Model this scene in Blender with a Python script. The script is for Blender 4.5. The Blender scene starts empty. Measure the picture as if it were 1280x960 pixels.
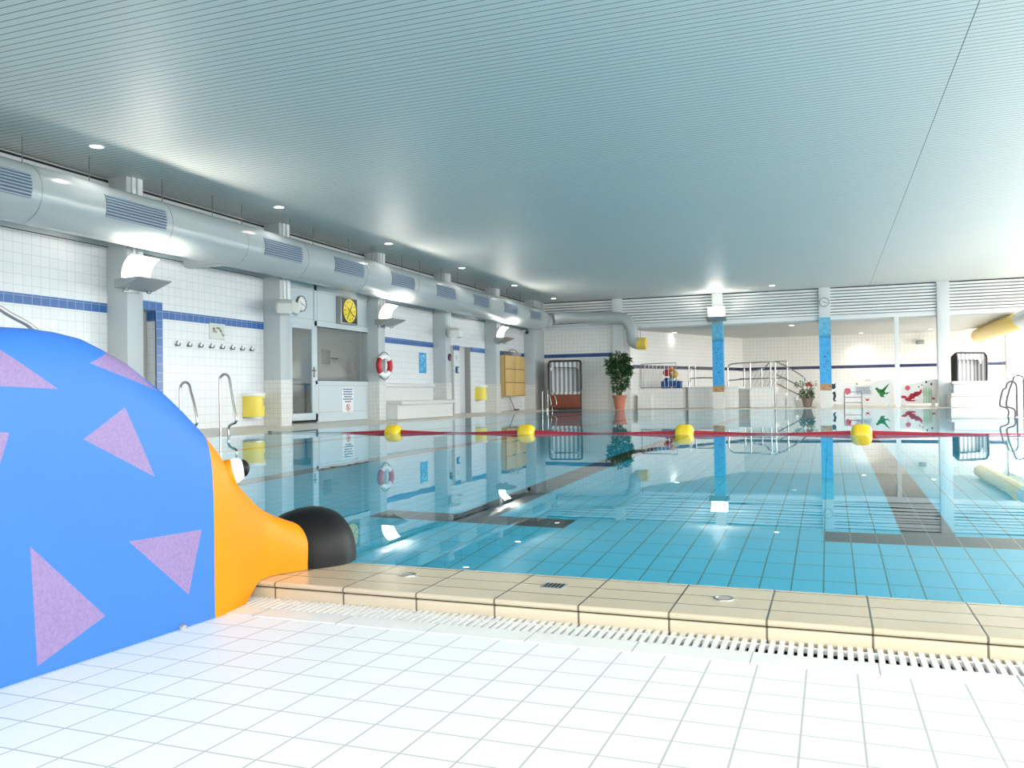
import bpy, bmesh, math, random
from mathutils import Vector, Matrix
random.seed(7)
PI = math.pi
SC = bpy.context.scene
COL = SC.collection

# ------------------------------------------------------------------ materials
def new_mat(name):
    m = bpy.data.materials.new(name); m.use_nodes = True
    return m, m.node_tree.nodes, m.node_tree.links, m.node_tree.nodes['Principled BSDF']

def rgba(c): return (c[0], c[1], c[2], 1.0)

def mat(name, c, rough=.5, metal=0.0, spec=.5, emit=None, estr=0.0, bump=0.0, bscale=60.0):
    m, n, l, p = new_mat(name)
    p.inputs['Base Color'].default_value = rgba(c)
    p.inputs['Roughness'].default_value = rough
    p.inputs['Metallic'].default_value = metal
    p.inputs['Specular IOR Level'].default_value = spec
    if emit:
        p.inputs['Emission Color'].default_value = rgba(emit)
        p.inputs['Emission Strength'].default_value = estr
    if bump:
        tc = n.new('ShaderNodeTexCoord'); ns = n.new('ShaderNodeTexNoise'); ns.inputs['Scale'].default_value = bscale
        ns.inputs['Detail'].default_value = 3
        bp = n.new('ShaderNodeBump'); bp.inputs['Strength'].default_value = bump; bp.inputs['Distance'].default_value = .004
        l.new(tc.outputs['Object'], ns.inputs['Vector']); l.new(ns.outputs['Fac'], bp.inputs['Height']); l.new(bp.outputs['Normal'], p.inputs['Normal'])
    return m

def tile(name, c1, c2, grout, w, h, mortar, off=(0, 0), rough=.25, bump=.3, spec=.5, smooth=0.1, noise=0.0):
    m, n, l, p = new_mat(name)
    uv = n.new('ShaderNodeUVMap'); mp = n.new('ShaderNodeMapping'); br = n.new('ShaderNodeTexBrick')
    mp.inputs['Location'].default_value = (off[0], off[1], 0)
    br.offset = 0.0; br.squash = 1.0
    br.inputs['Color1'].default_value = rgba(c1); br.inputs['Color2'].default_value = rgba(c2); br.inputs['Mortar'].default_value = rgba(grout)
    br.inputs['Scale'].default_value = 1.0; br.inputs['Mortar Size'].default_value = mortar; br.inputs['Mortar Smooth'].default_value = smooth
    br.inputs['Bias'].default_value = 0.0; br.inputs['Brick Width'].default_value = w; br.inputs['Row Height'].default_value = h
    l.new(uv.outputs['UV'], mp.inputs['Vector']); l.new(mp.outputs['Vector'], br.inputs['Vector'])
    if noise:
        ns = n.new('ShaderNodeTexNoise'); ns.inputs['Scale'].default_value = 2.2; ns.inputs['Detail'].default_value = 4
        l.new(uv.outputs['UV'], ns.inputs['Vector'])
        mx = n.new('ShaderNodeMixRGB'); mx.blend_type = 'MULTIPLY'; mx.inputs['Fac'].default_value = noise
        l.new(br.outputs['Color'], mx.inputs['Color1']); l.new(ns.outputs['Fac'], mx.inputs['Color2'])
        l.new(mx.outputs['Color'], p.inputs['Base Color'])
    else:
        l.new(br.outputs['Color'], p.inputs['Base Color'])
    p.inputs['Roughness'].default_value = rough; p.inputs['Specular IOR Level'].default_value = spec
    if bump:
        bp = n.new('ShaderNodeBump'); bp.inputs['Strength'].default_value = bump; bp.inputs['Distance'].default_value = .003; bp.invert = True
        l.new(br.outputs['Fac'], bp.inputs['Height']); l.new(bp.outputs['Normal'], p.inputs['Normal'])
    return m

M = {}
M['wall_tile'] = tile('white wall tile', (.74, .76, .77), (.77, .78, .79), (.52, .54, .56), .15, .15, .0028, (0, -.02), .22)
M['wall_tile_grey'] = tile('grey white wall tile', (.85, .84, .81), (.87, .86, .83), (.60, .60, .58), .15, .15, .004, (0, .02), .3)
M['clad_tile'] = tile('column tile', (.68, .68, .65), (.71, .71, .68), (.50, .50, .48), .1, .1, .003, (0, 0), .25)
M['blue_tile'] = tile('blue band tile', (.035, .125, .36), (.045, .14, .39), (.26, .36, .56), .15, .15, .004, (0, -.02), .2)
M['blue_tile_dimmed'] = tile('dimmed blue band tile', (.02, .075, .24), (.025, .085, .26), (.10, .16, .30), .15, .15, .004, (0, -.02), .2)  # same blue tile; the far end's dimmer light is put into the colour
M['navy_tile'] = tile('navy band tile', (.006, .01, .07), (.01, .014, .09), (.08, .08, .15), .15, .15, .004, (0, 0), .2)
M['floor_tile'] = tile('white deck tile', (.86, .86, .85), (.88, .88, .87), (.50, .49, .47), .1115, .1115, .0022, (-.05, -.013), .45, .25)
M['deck_tile'] = tile('grey beige deck tile', (.76, .70, .62), (.79, .73, .65), (.60, .56, .50), .12, .12, .003, (0, 0), .4, .2)
M['coping'] = tile('beige coping tile', (.62, .51, .36), (.65, .54, .39), (.11, .09, .06), .2585, .116, .0028, (-.093, -.012), .18, .3, spec=.5)
M['coping_edge'] = tile('beige coping nosing', (.62, .53, .38), (.65, .56, .41), (.16, .12, .08), .2585, 4.0, .0032, (-.093, 1), .35, .3)
M['pool_tile'] = tile('pool blue tile', (.050, .64, .88), (.056, .66, .90), (.004, .17, .19), .1285, .2585, .0033, (.037, -.04), .3, 0)
M['lane_tile'] = tile('dark lane tile', (.04, .034, .032), (.046, .04, .037), (.26, .26, .25), .1285, .2585, .0028, (.037, -.04), .3, 0)
M['bench_tile'] = tile('bench tile', (.68, .68, .67), (.70, .70, .69), (.62, .62, .60), .15, .15, .002, (0, 0), .3)
M['panel_grey'] = mat('grey white panel', (.55, .59, .60), .4)
M['paint_column'] = mat('column paint', (.50, .54, .55), .45)
M['white_paint'] = mat('white paint', (.78, .80, .81), .4)
M['bright_paint'] = mat('bright white paint', (.90, .91, .91), .45)
M['dark_gap'] = mat('dark gap', (.01, .012, .013), .8)
M['duct'] = mat('painted duct', (.43, .47, .48), .22, 0, .6)
M['grille_blue'] = mat('grille backing', (.06, .10, .17), .6)
M['grille_bar'] = mat('grille bar', (.27, .33, .40), .4)
M['steel'] = mat('stainless steel', (.40, .40, .39), .2, 1.0)
M['dark_steel'] = mat('dark steel', (.22, .22, .22), .35, .9)
M['grey_metal'] = mat('grey metal', (.35, .36, .36), .4, .6)
M['white_plastic'] = mat('white plastic', (.82, .82, .80), .35)
M['offwhite'] = mat('off white plastic', (.66, .66, .62), .4)
M['black'] = mat('black plastic', (.012, .012, .013), .4)
M['nose_black'] = mat('satin black nose', (.005, .005, .006), .42, 0, .18, bump=.15, bscale=40)
M['slide_yellow'] = mat('slide yellow orange', (.66, .222, .001), .4, 0, .2, bump=.06, bscale=25)
M['gloss_white'] = mat('gloss white', (.88, .88, .87), .15)
M['bin_yellow'] = mat('bin yellow', (.85, .68, .10), .4)
M['float_yellow'] = mat('float yellow', (.92, .62, .02), .25)
M['duct_yellow'] = mat('duct yellow', (.80, .55, .08), .35)
M['rope_red'] = mat('rope red', (.42, .008, .02), .5)
M['red'] = mat('red', (.55, .02, .03), .4)
M['orange'] = mat('orange', (.85, .22, .03), .5)
M['toy_blue'] = mat('toy blue', (.02, .10, .38), .5)
M['sky_blue'] = mat('light blue', (.18, .45, .62), .5)
M['pale_wood'] = mat('pale wood', (.66, .44, .17), .5)
M['wood_side'] = mat('pale wood side', (.60, .40, .16), .5)
M['wood_dark'] = mat('dark wood joint', (.16, .09, .03), .6)
M['rail_grey'] = mat('dark grey rail', (.10, .10, .10), .35)
M['terracotta'] = mat('terracotta', (.55, .20, .12), .8)
M['pot_brown'] = mat('brown pot', (.30, .22, .18), .7)
M['leaf'] = mat('leaf green', (.030, .10, .030), .45)
M['leaf_mid'] = mat('mid leaf green', (.07, .17, .05), .45)
M['stem'] = mat('stem brown', (.30, .22, .12), .7)
M['soil'] = mat('soil', (.05, .035, .025), .9)
M['flower_red'] = mat('flower red', (.42, .03, .03), .6)
M['wicker'] = mat('red brown wicker', (.22, .045, .015), .6, bump=.6, bscale=120)
M['wicker_dark'] = mat('dark wicker', (.03, .018, .012), .6, bump=.6, bscale=120)
M['paper'] = mat('paper white', (.78, .79, .80), .6)
M['text_blue'] = mat('ink blue', (.03, .09, .22), .6)
M['poster_blue'] = mat('poster blue', (.05, .33, .60), .5)
M['poster_pale'] = mat('poster pale', (.45, .68, .80), .5)
M['pace_yellow'] = mat('pace clock yellow', (.85, .65, .02), .4)
M['green_motif'] = mat('green paint', (.02, .25, .05), .6)
M['pale_green'] = mat('pale green paint', (.50, .72, .55), .6)
M['coral_red'] = mat('coral paint', (.60, .02, .06), .6)
M['pink_motif'] = mat('pink paint', (.72, .10, .18), .6)
M['teal_dark'] = mat('dark teal paint', (.01, .05, .08), .6)
M['sand'] = mat('sand print', (.40, .28, .15), .6)
M['taupe'] = mat('taupe grey', (.34, .33, .31), .6)
M['door_grey'] = mat('door grey white', (.60, .62, .64), .4)
M['office_frame'] = mat('office frame grey blue', (.55, .62, .65), .35)
M['office_wall'] = mat('office wall grey', (.58, .59, .58), .7)
M['pavement'] = mat('pale pavement', (.55, .55, .52), .8)
M['lamp'] = mat('glowing reflector', (.9, .9, .88), .4, emit=(1, .97, .90), estr=3)  # glow put into the reflector for the lamp light falling on it
M['downlight'] = mat('downlight lens', (.9, .9, .88), .4, emit=(1, .95, .86), estr=6)
M['lamp_housing'] = mat('lamp housing', (.33, .36, .37), .35, .5)

# ceiling: pale blue grey metal strips with dark joints across the hall
m, n, l, p = new_mat('ceiling strips')
uv = n.new('ShaderNodeUVMap'); br = n.new('ShaderNodeTexBrick'); br.offset = 0.0
br.inputs['Scale'].default_value = 1; br.inputs['Brick Width'].default_value = 14.0; br.inputs['Row Height'].default_value = .1
br.inputs['Mortar Size'].default_value = .006; br.inputs['Mortar Smooth'].default_value = .3
br.inputs['Color1'].default_value = (.67, .71, .69, 1); br.inputs['Color2'].default_value = (.68, .72, .70, 1); br.inputs['Mortar'].default_value = (.10, .13, .14, 1)
mp = n.new('ShaderNodeMapping'); mp.inputs['Location'].default_value = (-1.35, 0, 0)
l.new(uv.outputs['UV'], mp.inputs['Vector']); l.new(mp.outputs[0], br.inputs['Vector']); l.new(br.outputs['Color'], p.inputs['Base Color'])
p.inputs['Roughness'].default_value = .48; p.inputs['Specular IOR Level'].default_value = .4
M['ceiling'] = m
M['ceiling_low'] = mat('low ceiling paint', (.52, .55, .55), .6)

# striped beach-chair fabric
def striped(name, a, b, pitch):
    m, n, l, p = new_mat(name)
    uv = n.new('ShaderNodeUVMap'); sp = n.new('ShaderNodeSeparateXYZ'); l.new(uv.outputs['UV'], sp.inputs[0])
    d = n.new('ShaderNodeMath'); d.operation = 'DIVIDE'; d.inputs[1].default_value = pitch; l.new(sp.outputs[0], d.inputs[0])
    f = n.new('ShaderNodeMath'); f.operation = 'FRACT'; l.new(d.outputs[0], f.inputs[0])
    g = n.new('ShaderNodeMath'); g.operation = 'GREATER_THAN'; g.inputs[1].default_value = .5; l.new(f.outputs[0], g.inputs[0])
    mx = n.new('ShaderNodeMixRGB'); mx.inputs['Color1'].default_value = rgba(a); mx.inputs['Color2'].default_value = rgba(b)
    l.new(g.outputs[0], mx.inputs['Fac']); l.new(mx.outputs[0], p.inputs['Base Color']); p.inputs['Roughness'].default_value = .8
    return m
M['stripe'] = striped('grey white stripe cloth', (.80, .80, .80), (.28, .29, .30), .165)

# thin glass: lets light straight through, mirrors at a slant
def glass(name, tint, refl=1.0):
    m = bpy.data.materials.new(name); m.use_nodes = True
    n, l = m.node_tree.nodes, m.node_tree.links
    n.clear()
    o = n.new('ShaderNodeOutputMaterial'); t = n.new('ShaderNodeBsdfTransparent'); g = n.new('ShaderNodeBsdfGlossy'); mx = n.new('ShaderNodeMixShader'); fr = n.new('ShaderNodeFresnel')
    t.inputs['Color'].default_value = rgba(tint); g.inputs['Roughness'].default_value = .02; 
    ge = n.new('ShaderNodeNewGeometry'); io = n.new('ShaderNodeMath'); io.operation = 'MULTIPLY_ADD'; io.inputs[1].default_value = 1 / 1.5 - 1.5; io.inputs[2].default_value = 1.5
    l.new(ge.outputs['Backfacing'], io.inputs[0]); l.new(io.outputs[0], fr.inputs['IOR'])
    g.inputs['Color'].default_value = (refl, refl, refl, 1)
    l.new(fr.outputs[0], mx.inputs[0]); l.new(t.outputs[0], mx.inputs[1]); l.new(g.outputs[0], mx.inputs[2]); l.new(mx.outputs[0], o.inputs[0])
    return m
M['glass'] = glass('window glass', (.95, .97, .97))
M['office_glass'] = glass('office glass', (.80, .86, .86))

# water: real refracting surface, almost still
m = bpy.data.materials.new('pool water'); m.use_nodes = True
n, l = m.node_tree.nodes, m.node_tree.links; n.clear()
o = n.new('ShaderNodeOutputMaterial'); g = n.new('ShaderNodeBsdfGlass'); g.inputs['IOR'].default_value = 1.333; g.inputs['Roughness'].default_value = 0
g.inputs['Color'].default_value = (.93, .985, 1, 1)
tc = n.new('ShaderNodeTexCoord'); mp = n.new('ShaderNodeMapping'); mp.inputs['Scale'].default_value = (.5, 1.6, 1); ns = n.new('ShaderNodeTexNoise'); ns.inputs['Scale'].default_value = 2.0; ns.inputs['Detail'].default_value = 1.5
bp = n.new('ShaderNodeBump'); bp.inputs['Strength'].default_value = .02; bp.inputs['Distance'].default_value = .012
l.new(tc.outputs['Object'], mp.inputs['Vector']); l.new(mp.outputs[0], ns.inputs['Vector']); l.new(ns.outputs['Fac'], bp.inputs['Height']); l.new(bp.outputs[0], g.inputs['Normal']); l.new(g.outputs[0], o.inputs[0])
M['water'] = m

# column print: open sea above, deep water below, printed on the wrap
def ocean():
    m, n, l, p = new_mat('ocean print')
    tc = n.new('ShaderNodeTexCoord'); sp = n.new('ShaderNodeSeparateXYZ'); l.new(tc.outputs['Object'], sp.inputs[0])
    rp = n.new('ShaderNodeValToRGB'); e = rp.color_ramp.elements
    d = n.new('ShaderNodeMath'); d.operation = 'DIVIDE'; d.inputs[1].default_value = 4.0; l.new(sp.outputs[2], d.inputs[0]); l.new(d.outputs[0], rp.inputs[0])
    e[0].position = .2; e[0].color = (.04, .34, .72, 1); e[1].position = .60; e[1].color = (.05, .40, .78, 1)
    for pos, c in ((.605, (.015, .22, .45, 1)), (.64, (.10, .45, .68, 1)), (.78, (.16, .50, .72, 1))):
        x = e.new(pos); x.color = c
    ns = n.new('ShaderNodeTexNoise'); ns.inputs['Scale'].default_value = 9; ns.inputs['Detail'].default_value = 6
    l.new(tc.outputs['Object'], ns.inputs['Vector'])
    mx = n.new('ShaderNodeMixRGB'); mx.blend_type = 'OVERLAY'; mx.inputs[0].default_value = .55
    l.new(rp.outputs[0], mx.inputs[1]); l.new(ns.outputs['Fac'], mx.inputs[2]); l.new(mx.outputs[0], p.inputs['Base Color']); p.inputs['Roughness'].default_value = .35
    return m
M['ocean'] = ocean()

# slide body paint: blue with lilac triangles painted on its flanks (object Y,Z)
def slide_paint(tris):
    m, n, l, p = new_mat('blue paint with lilac triangles')
    tc = n.new('ShaderNodeTexCoord'); last = None
    ad = n.new('ShaderNodeVectorMath'); ad.operation = 'ADD'; ad.inputs[1].default_value = (-1.93, 1.4, -.03); l.new(tc.outputs['Object'], ad.inputs[0])
    for tr in tris:
        cx = sum(a for a, b in tr) / 3; cz = sum(b for a, b in tr) / 3
        mn = None
        for i in range(3):
            (ax, az), (bx, bz) = tr[i], tr[(i + 1) % 3]
            nx, nz = -(bz - az), bx - ax
            L = math.hypot(nx, nz); nx /= L; nz /= L
            if nx * (cx - ax) + nz * (cz - az) < 0: nx, nz = -nx, -nz
            dt = n.new('ShaderNodeVectorMath'); dt.operation = 'DOT_PRODUCT'; dt.inputs[1].default_value = (0, nx, nz)
            l.new(ad.outputs[0], dt.inputs[0])
            sb = n.new('ShaderNodeMath'); sb.operation = 'SUBTRACT'; sb.inputs[1].default_value = nx * ax + nz * az; l.new(dt.outputs['Value'], sb.inputs[0])
            if mn is None: mn = sb
            else:
                q = n.new('ShaderNodeMath'); q.operation = 'MINIMUM'; l.new(mn.outputs[0], q.inputs[0]); l.new(sb.outputs[0], q.inputs[1]); mn = q
        if last is None: last = mn
        else:
            q = n.new('ShaderNodeMath'); q.operation = 'MAXIMUM'; l.new(last.outputs[0], q.inputs[0]); l.new(mn.outputs[0], q.inputs[1]); last = q
    g = n.new('ShaderNodeMath'); g.operation = 'GREATER_THAN'; g.inputs[1].default_value = 0; l.new(last.outputs[0], g.inputs[0])
    ns = n.new('ShaderNodeTexNoise'); ns.inputs['Scale'].default_value = 140; ns.inputs['Detail'].default_value = 2; l.new(tc.outputs['Object'], ns.inputs['Vector'])
    rp = n.new('ShaderNodeValToRGB'); rp.color_ramp.elements[0].position = .35; rp.color_ramp.elements[0].color = (.20, .145, .30, 1)
    rp.color_ramp.elements[1].position = .65; rp.color_ramp.elements[1].color = (.24, .175, .34, 1); l.new(ns.outputs['Fac'], rp.inputs[0])
    mx = n.new('ShaderNodeMixRGB'); mx.inputs['Color1'].default_value = (.03, .145, .54, 1); l.new(g.outputs[0], mx.inputs['Fac']); l.new(rp.outputs[0], mx.inputs['Color2'])
    l.new(mx.outputs[0], p.inputs['Base Color']); p.inputs['Roughness'].default_value = .5; p.inputs['Specular IOR Level'].default_value = .3
    bp = n.new('ShaderNodeBump'); bp.inputs['Strength'].default_value = .12; bp.inputs['Distance'].default_value = .002
    l.new(ns.outputs['Fac'], bp.inputs['Height']); l.new(bp.outputs[0], p.inputs['Normal'])
    return m
M['slide_blue'] = slide_paint([
    [(1.24, .83), (1.536, .639), (1.27, .65)], [(1.641, .705), (1.745, .745), (1.89, .633)],
    [(1.603, .514), (1.742, .591), (1.839, .398)], [(1.22, .565), (1.40, .539), (1.37, .457)],
    [(1.449, .274), (1.665, .06), (1.466, -.008)], [(1.744, .236), (2.021, .225), (1.965, .047)],
    [(1.02, .36), (1.21, .25), (1.03, .10)], [(.86, .62), (1.05, .70), (1.02, .48)]])

# ------------------------------------------------------------------ mesh helper
class MB:
    def __init__(s): s.bm = bmesh.new(); s.uvdone = False
    def _mi(s, faces, mi, smooth=False):
        for f in faces: f.material_index = mi; f.smooth = smooth
    def box(s, x0, x1, y0, y1, z0, z1, mi=0, bev=0, seg=2):
        vs = [s.bm.verts.new((x, y, z)) for x in (x0, x1) for y in (y0, y1) for z in (z0, z1)]
        idx = [(0, 1, 3, 2), (4, 6, 7, 5), (0, 4, 5, 1), (2, 3, 7, 6), (0, 2, 6, 4), (1, 5, 7, 3)]
        fs = [s.bm.faces.new([vs[i] for i in q]) for q in idx]
        s._mi(fs, mi)
        if bev:
            es = list({e for f in fs for e in f.edges})
            r = bmesh.ops.bevel(s.bm, geom=es, offset=bev, segments=seg, affect='EDGES', profile=.5)
            s._mi([f for f in r['faces']], mi, True)
        return s
    def quad(s, a, b, c, d, mi=0):
        f = s.bm.faces.new([s.bm.verts.new(v) for v in (a, b, c, d)]); f.material_index = mi; return s
    def prism(s, pts, d, mi=0):
        """extrude polygon of 3D points along vector d"""
        d = Vector(d); a = [s.bm.verts.new(v) for v in pts]; b = [s.bm.verts.new(Vector(v) + d) for v in pts]
        fs = [s.bm.faces.new(a), s.bm.faces.new(b[::-1])]
        k = len(a)
        for i in range(k): fs.append(s.bm.faces.new([a[i], b[i], b[(i + 1) % k], a[(i + 1) % k]]))
        s._mi(fs, mi); return s
    def loft(s, rings, mi=0, cap=True, closed=True, smooth=True):
        rv = [[s.bm.verts.new(v) for v in r] for r in rings]
        k = len(rv[0])
        for i in range(len(rv) - 1):
            for j in range(k if closed else k - 1):
                f = s.bm.faces.new([rv[i][j], rv[i][(j + 1) % k], rv[i + 1][(j + 1) % k], rv[i + 1][j]]); f.material_index = mi; f.smooth = smooth
        if cap and closed:
            for r in (rv[0], rv[-1]):
                f = s.bm.faces.new(r); f.material_index = mi
        return s
    def tube(s, pts, r, mi=0, seg=10, rs=None):
        pts = [Vector(p) for p in pts]; rings = []
        up = Vector((0, 0, 1)); prev = None
        for i, p in enumerate(pts):
            t = (pts[min(i + 1, len(pts) - 1)] - pts[max(i - 1, 0)]).normalized()
            if prev is None:
                a = t.cross(up) if abs(t.z) < .95 else t.cross(Vector((1, 0, 0)))
            else:
                a = prev - t * prev.dot(t)
            a.normalize(); b = t.cross(a); prev = a
            rr = rs[i] if rs else r
            rings.append([p + (a * math.cos(2 * PI * k / seg) + b * math.sin(2 * PI * k / seg)) * rr for k in range(seg)])
        return s.loft(rings, mi)
    def lathe(s, prof, c, axis='z', mi=0, seg=24):
        c = Vector(c); rings = []
        for r, h in prof:
            ring = []
            for k in range(seg):
                a = 2 * PI * k / seg; u, v = max(r, 1e-4) * math.cos(a), max(r, 1e-4) * math.sin(a)
                ring.append(c + Vector({'z': (u, v, h), 'x': (h, u, v), 'y': (v, h, u)}[axis]))
            rings.append(ring)
        return s.loft(rings, mi)
    def ball(s, c, r, mi=0, sc=(1, 1, 1), u=16, v=10):
        mt = Matrix.Translation(c) @ Matrix.Diagonal((sc[0], sc[1], sc[2], 1))
        r = bmesh.ops.create_uvsphere(s.bm, u_segments=u, v_segments=v, radius=r, matrix=mt)
        s._mi({f for vv in r['verts'] for f in vv.link_faces}, mi, True); return s
    def rotz(s, a, c=(0, 0, 0)):
        bmesh.ops.rotate(s.bm, verts=s.bm.verts, cent=c, matrix=Matrix.Rotation(a, 3, 'Z')); return s
    def move(s, v):
        bmesh.ops.translate(s.bm, verts=s.bm.verts, vec=v); return s
    def build(s, name, mats, parent=None, kind=None):
        if not isinstance(mats, (list, tuple)): mats = [mats]
        bm = s.bm
        bmesh.ops.recalc_face_normals(bm, faces=bm.faces)
        uvl = bm.loops.layers.uv.new('UVMap')
        for f in bm.faces:
            a = [abs(x) for x in f.normal]; k = a.index(max(a))
            for lp in f.loops:
                c = lp.vert.co; lp[uvl].uv = (c.y, c.z) if k == 0 else ((c.x, c.z) if k == 1 else (c.x, c.y))
        off = None
        if parent is not None:
            off = Vector(parent.get('_o', (0, 0, 0)))
            bmesh.ops.translate(bm, verts=bm.verts, vec=-off)
        me = bpy.data.meshes.new(name); bm.to_mesh(me); bm.free()
        for mm in mats: me.materials.append(M[mm])
        if any(p.use_smooth for p in me.polygons): me.set_sharp_from_angle(angle=math.radians(40))
        o = bpy.data.objects.new(name, me); COL.objects.link(o)
        if parent is not None:
            o.parent = parent; o['_o'] = tuple(off)
        if kind: o['kind'] = kind
        return o

ALL = []
def thing(name, label, cat, loc=(0, 0, 0), group=None, kind=None):
    o = bpy.data.objects.new(name, None); COL.objects.link(o); o.location = loc; o['_o'] = tuple(loc)
    o.empty_display_size = .1
    if label: o['label'] = label
    if cat: o['category'] = cat
    if group: o['group'] = group
    if kind: o['kind'] = kind
    return o
def tag(o, label, cat, group=None):
    o['label'] = label; o['category'] = cat
    if group: o['group'] = group
    return o
def S(mb, name, mats): return mb.build(name, mats, None, 'structure')
def copy_tree(o, parent=None):
    c = o.copy(); COL.objects.link(c); c.parent = parent
    for ch in list(o.children): copy_tree(ch, c)
    return c
def dup(o, loc, label, rz=None, group=None):
    c = copy_tree(o); c.location = loc; c['label'] = label
    if rz is not None: c.rotation_euler = (0, 0, rz)
    if group: c['group'] = group
    return c
def bez(pts, k=8):
    """round the corners of a polyline: Catmull-Rom through the points"""
    P = [Vector(p) for p in pts]; out = []
    for i in range(len(P) - 1):
        p0, p1, p2, p3 = P[max(i - 1, 0)], P[i], P[i + 1], P[min(i + 2, len(P) - 1)]
        for j in range(k):
            t = j / k
            out.append(.5 * ((2 * p1) + (p2 - p0) * t + (2 * p0 - 5 * p1 + 4 * p2 - p3) * t * t + (3 * p1 - p0 - 3 * p2 + p3) * t ** 3))
    out.append(P[-1]); return out

# ------------------------------------------------------------------ setting
XW, XD, XR, XG = -10.74, -9.16, 3.515, 6.75      # left wall, pool left edge, pool right edge, window wall
YN, YC, YD, YF, YB = 2.70, 2.335, 29.4, 31.2, 39.3
ZC, ZA = 4.15, 3.0
DEP = .95
# near floor, falling gently towards the gutter
def zf(y): return -.05 + (2.13 - y) * .028
mb = MB(); mb.prism([(-11, -3, zf(-3)), (XG, -3, zf(-3)), (XG, 2.13, -.05), (-11, 2.13, -.05)], (0, 0, -.15)); S(mb, 'floor', 'floor_tile')
mb = MB(); mb.prism([(XD, YC, .0), (XW, YC, .085), (XW, YF, .03), (XD, YF, 0)], (0, 0, -.2)); S(mb, 'floor_left', 'deck_tile')
mb = MB(); mb.prism([(XD, YD, 0), (9, YD, 0), (9, YB, .03), (XD, YB, .03)], (0, 0, -.2)); S(mb, 'floor_far', 'deck_tile')
mb = MB(); mb.prism([(XR, YC, .0), (XG, YC, .03), (XG, YD, .03), (XR, YD, 0)], (0, 0, -.2)); S(mb, 'floor_right', 'bench_tile')
# coping and gutter grate
mb = MB()
mb.box(XD, XR, YC + .008, YN, -.010, .004, 0)
S(mb, 'coping', 'coping')
mb = MB()
mb.tube([(XD, YC + .009, -.0045), (XR, YC + .009, -.0045)], .0085, 0, 10)
mb.box(XD, XR, YC + .004, YN, -.064, -.0165, 0, .003)
mb.box(XD, XR, YC + .012, YN - .002, -.0165, -.010, 1); mb.box(XD, XR, YC + .006, YN - .002, -.2, -.064, 1)
S(mb, 'coping_edge', ['coping_edge', 'dark_gap'])
mb = MB()
mb.box(-9.16, 6.75, 2.13, 2.218, -.16, -.047, 0)
mb.box(-9.16, 6.75, 2.216, 2.345, -.17, -.15, 1); mb.box(-9.16, 6.75, 2.2185, 2.2215, -.15, -.064, 1)
k = 0; x = -3.0
while x < 1.7:
    mb.box(x, x + .0135, 2.216, 2.338, -.062, -.047, 0); x += .0235
mb.box(-3.0, 1.7, 2.296, 2.302, -.062, -.0475, 0)
for i in range(-12, 8): mb.box(.098 + i * .2905, .1005 + i * .2905, 2.128, 2.218, -.05, -.0465, 2)
S(mb, 'gutter_grate', ['white_plastic', 'dark_gap', 'taupe'])
# pool shell
mb = MB()
ys = 14.0
mb.quad((XD, YN, -DEP), (XR, YN, -DEP), (XR, ys, -DEP), (XD, ys, -DEP))
mb.quad((XD, ys, -DEP), (XR, ys, -DEP), (XR, YD, -1.9), (XD, YD, -1.9))
S(mb, 'floor_pool', 'pool_tile')
mb = MB()
mb.box(XD, XR, YN - .2, YN, -2, -.064); mb.box(XD - .2, XD, YN - .2, YD + .2, -2, -.004); mb.box(XR, XR + .2, YN - .2, YD + .2, -2, -.004); mb.box(XD, XR, YD, YD + .2, -2, -.004)
S(mb, 'wall_pool', 'pool_tile')
mb = MB()
for x0, x1, tx0, tx1 in ((.347, .604, -.038, .99), (-2.223, -1.966, -2.737, -1.452), (-4.793, -4.536, -5.31, -4.02), (-7.363, -7.106, -7.88, -6.59)):
    mb.box(x0, x1, 4.95, ys, -DEP - .002, -DEP + .003); mb.prism([(x0, ys, -DEP + .003), (x1, ys, -DEP + .003), (x1, 27.4, -1.72), (x0, 27.4, -1.72)], (0, 0, -.02))
    mb.box(tx0, tx1, 4.692, 4.95, -DEP - .002, -DEP + .0031)
S(mb, 'floor_pool_lane_marking', 'lane_tile')
mb = MB(); mb.quad((XD, YN, 0), (XR, YN, 0), (XR, YD, 0), (XD, YD, 0)); S(mb, 'water', 'water')
# ceilings
mb = MB(); mb.box(-11, XG + .3, -3.3, YF + .1, ZC, ZC + .15); S(mb, 'ceiling', 'ceiling')
mb = MB(); mb.box(-11, XG + .3, YF + .1, YB + .3, ZA, ZA + .12); S(mb, 'ceiling_alcove', 'ceiling_low')
# left wall with its openings (doorway, office front, two narrow doors)
mb = MB(); T = .35
def wl(y0, y1, z0, z1): mb.box(XW - T, XW, y0, y1, z0, z1)
wl(-3.3, 10.62, 0, 3.05); wl(10.62, 11.40, 2.13, 3.05); wl(11.40, 14.95, 0, 3.05); wl(14.95, 18.68, 3.1, 3.2)
wl(18.68, 23.30, 0, 3.05); wl(23.30, 23.64, 2.13, 3.05); wl(23.64, 24.06, 0, 3.05); wl(24.06, 24.94, 2.14, 3.05); wl(24.94, YF + .3, 0, 3.05)
S(mb, 'wall_left', 'wall_tile')
mb = MB()
mb.box(XW - T, XW - .04, -3.3, YF + .3, 3.05, ZC)
for a, b in ((-3, 10.36), (10.7, 14.33), (14.68, 18.3), (18.65, 22.2), (22.55, 26.14), (26.5, 30.04)):
    mb.box(XW - .05, XW + .035, a, b, 3.05, 3.16, 0, .006); mb.box(XW - .05, XW + .03, a, b, 3.19, 3.6, 0); mb.box(XW - .05, XW + .05, a, b, 3.98, 4.07, 0, .006)
    mb.box(XW - .05, XW + .012, a, b, 3.15, 3.2, 1); mb.box(XW - .05, XW + .04, a, b, 4.07, 4.11, 1); mb.box(XW - .05, XW + .034, a, b, 3.048, 3.058, 1)
S(mb, 'trim_1', ['panel_grey', 'dark_gap'])
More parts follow.
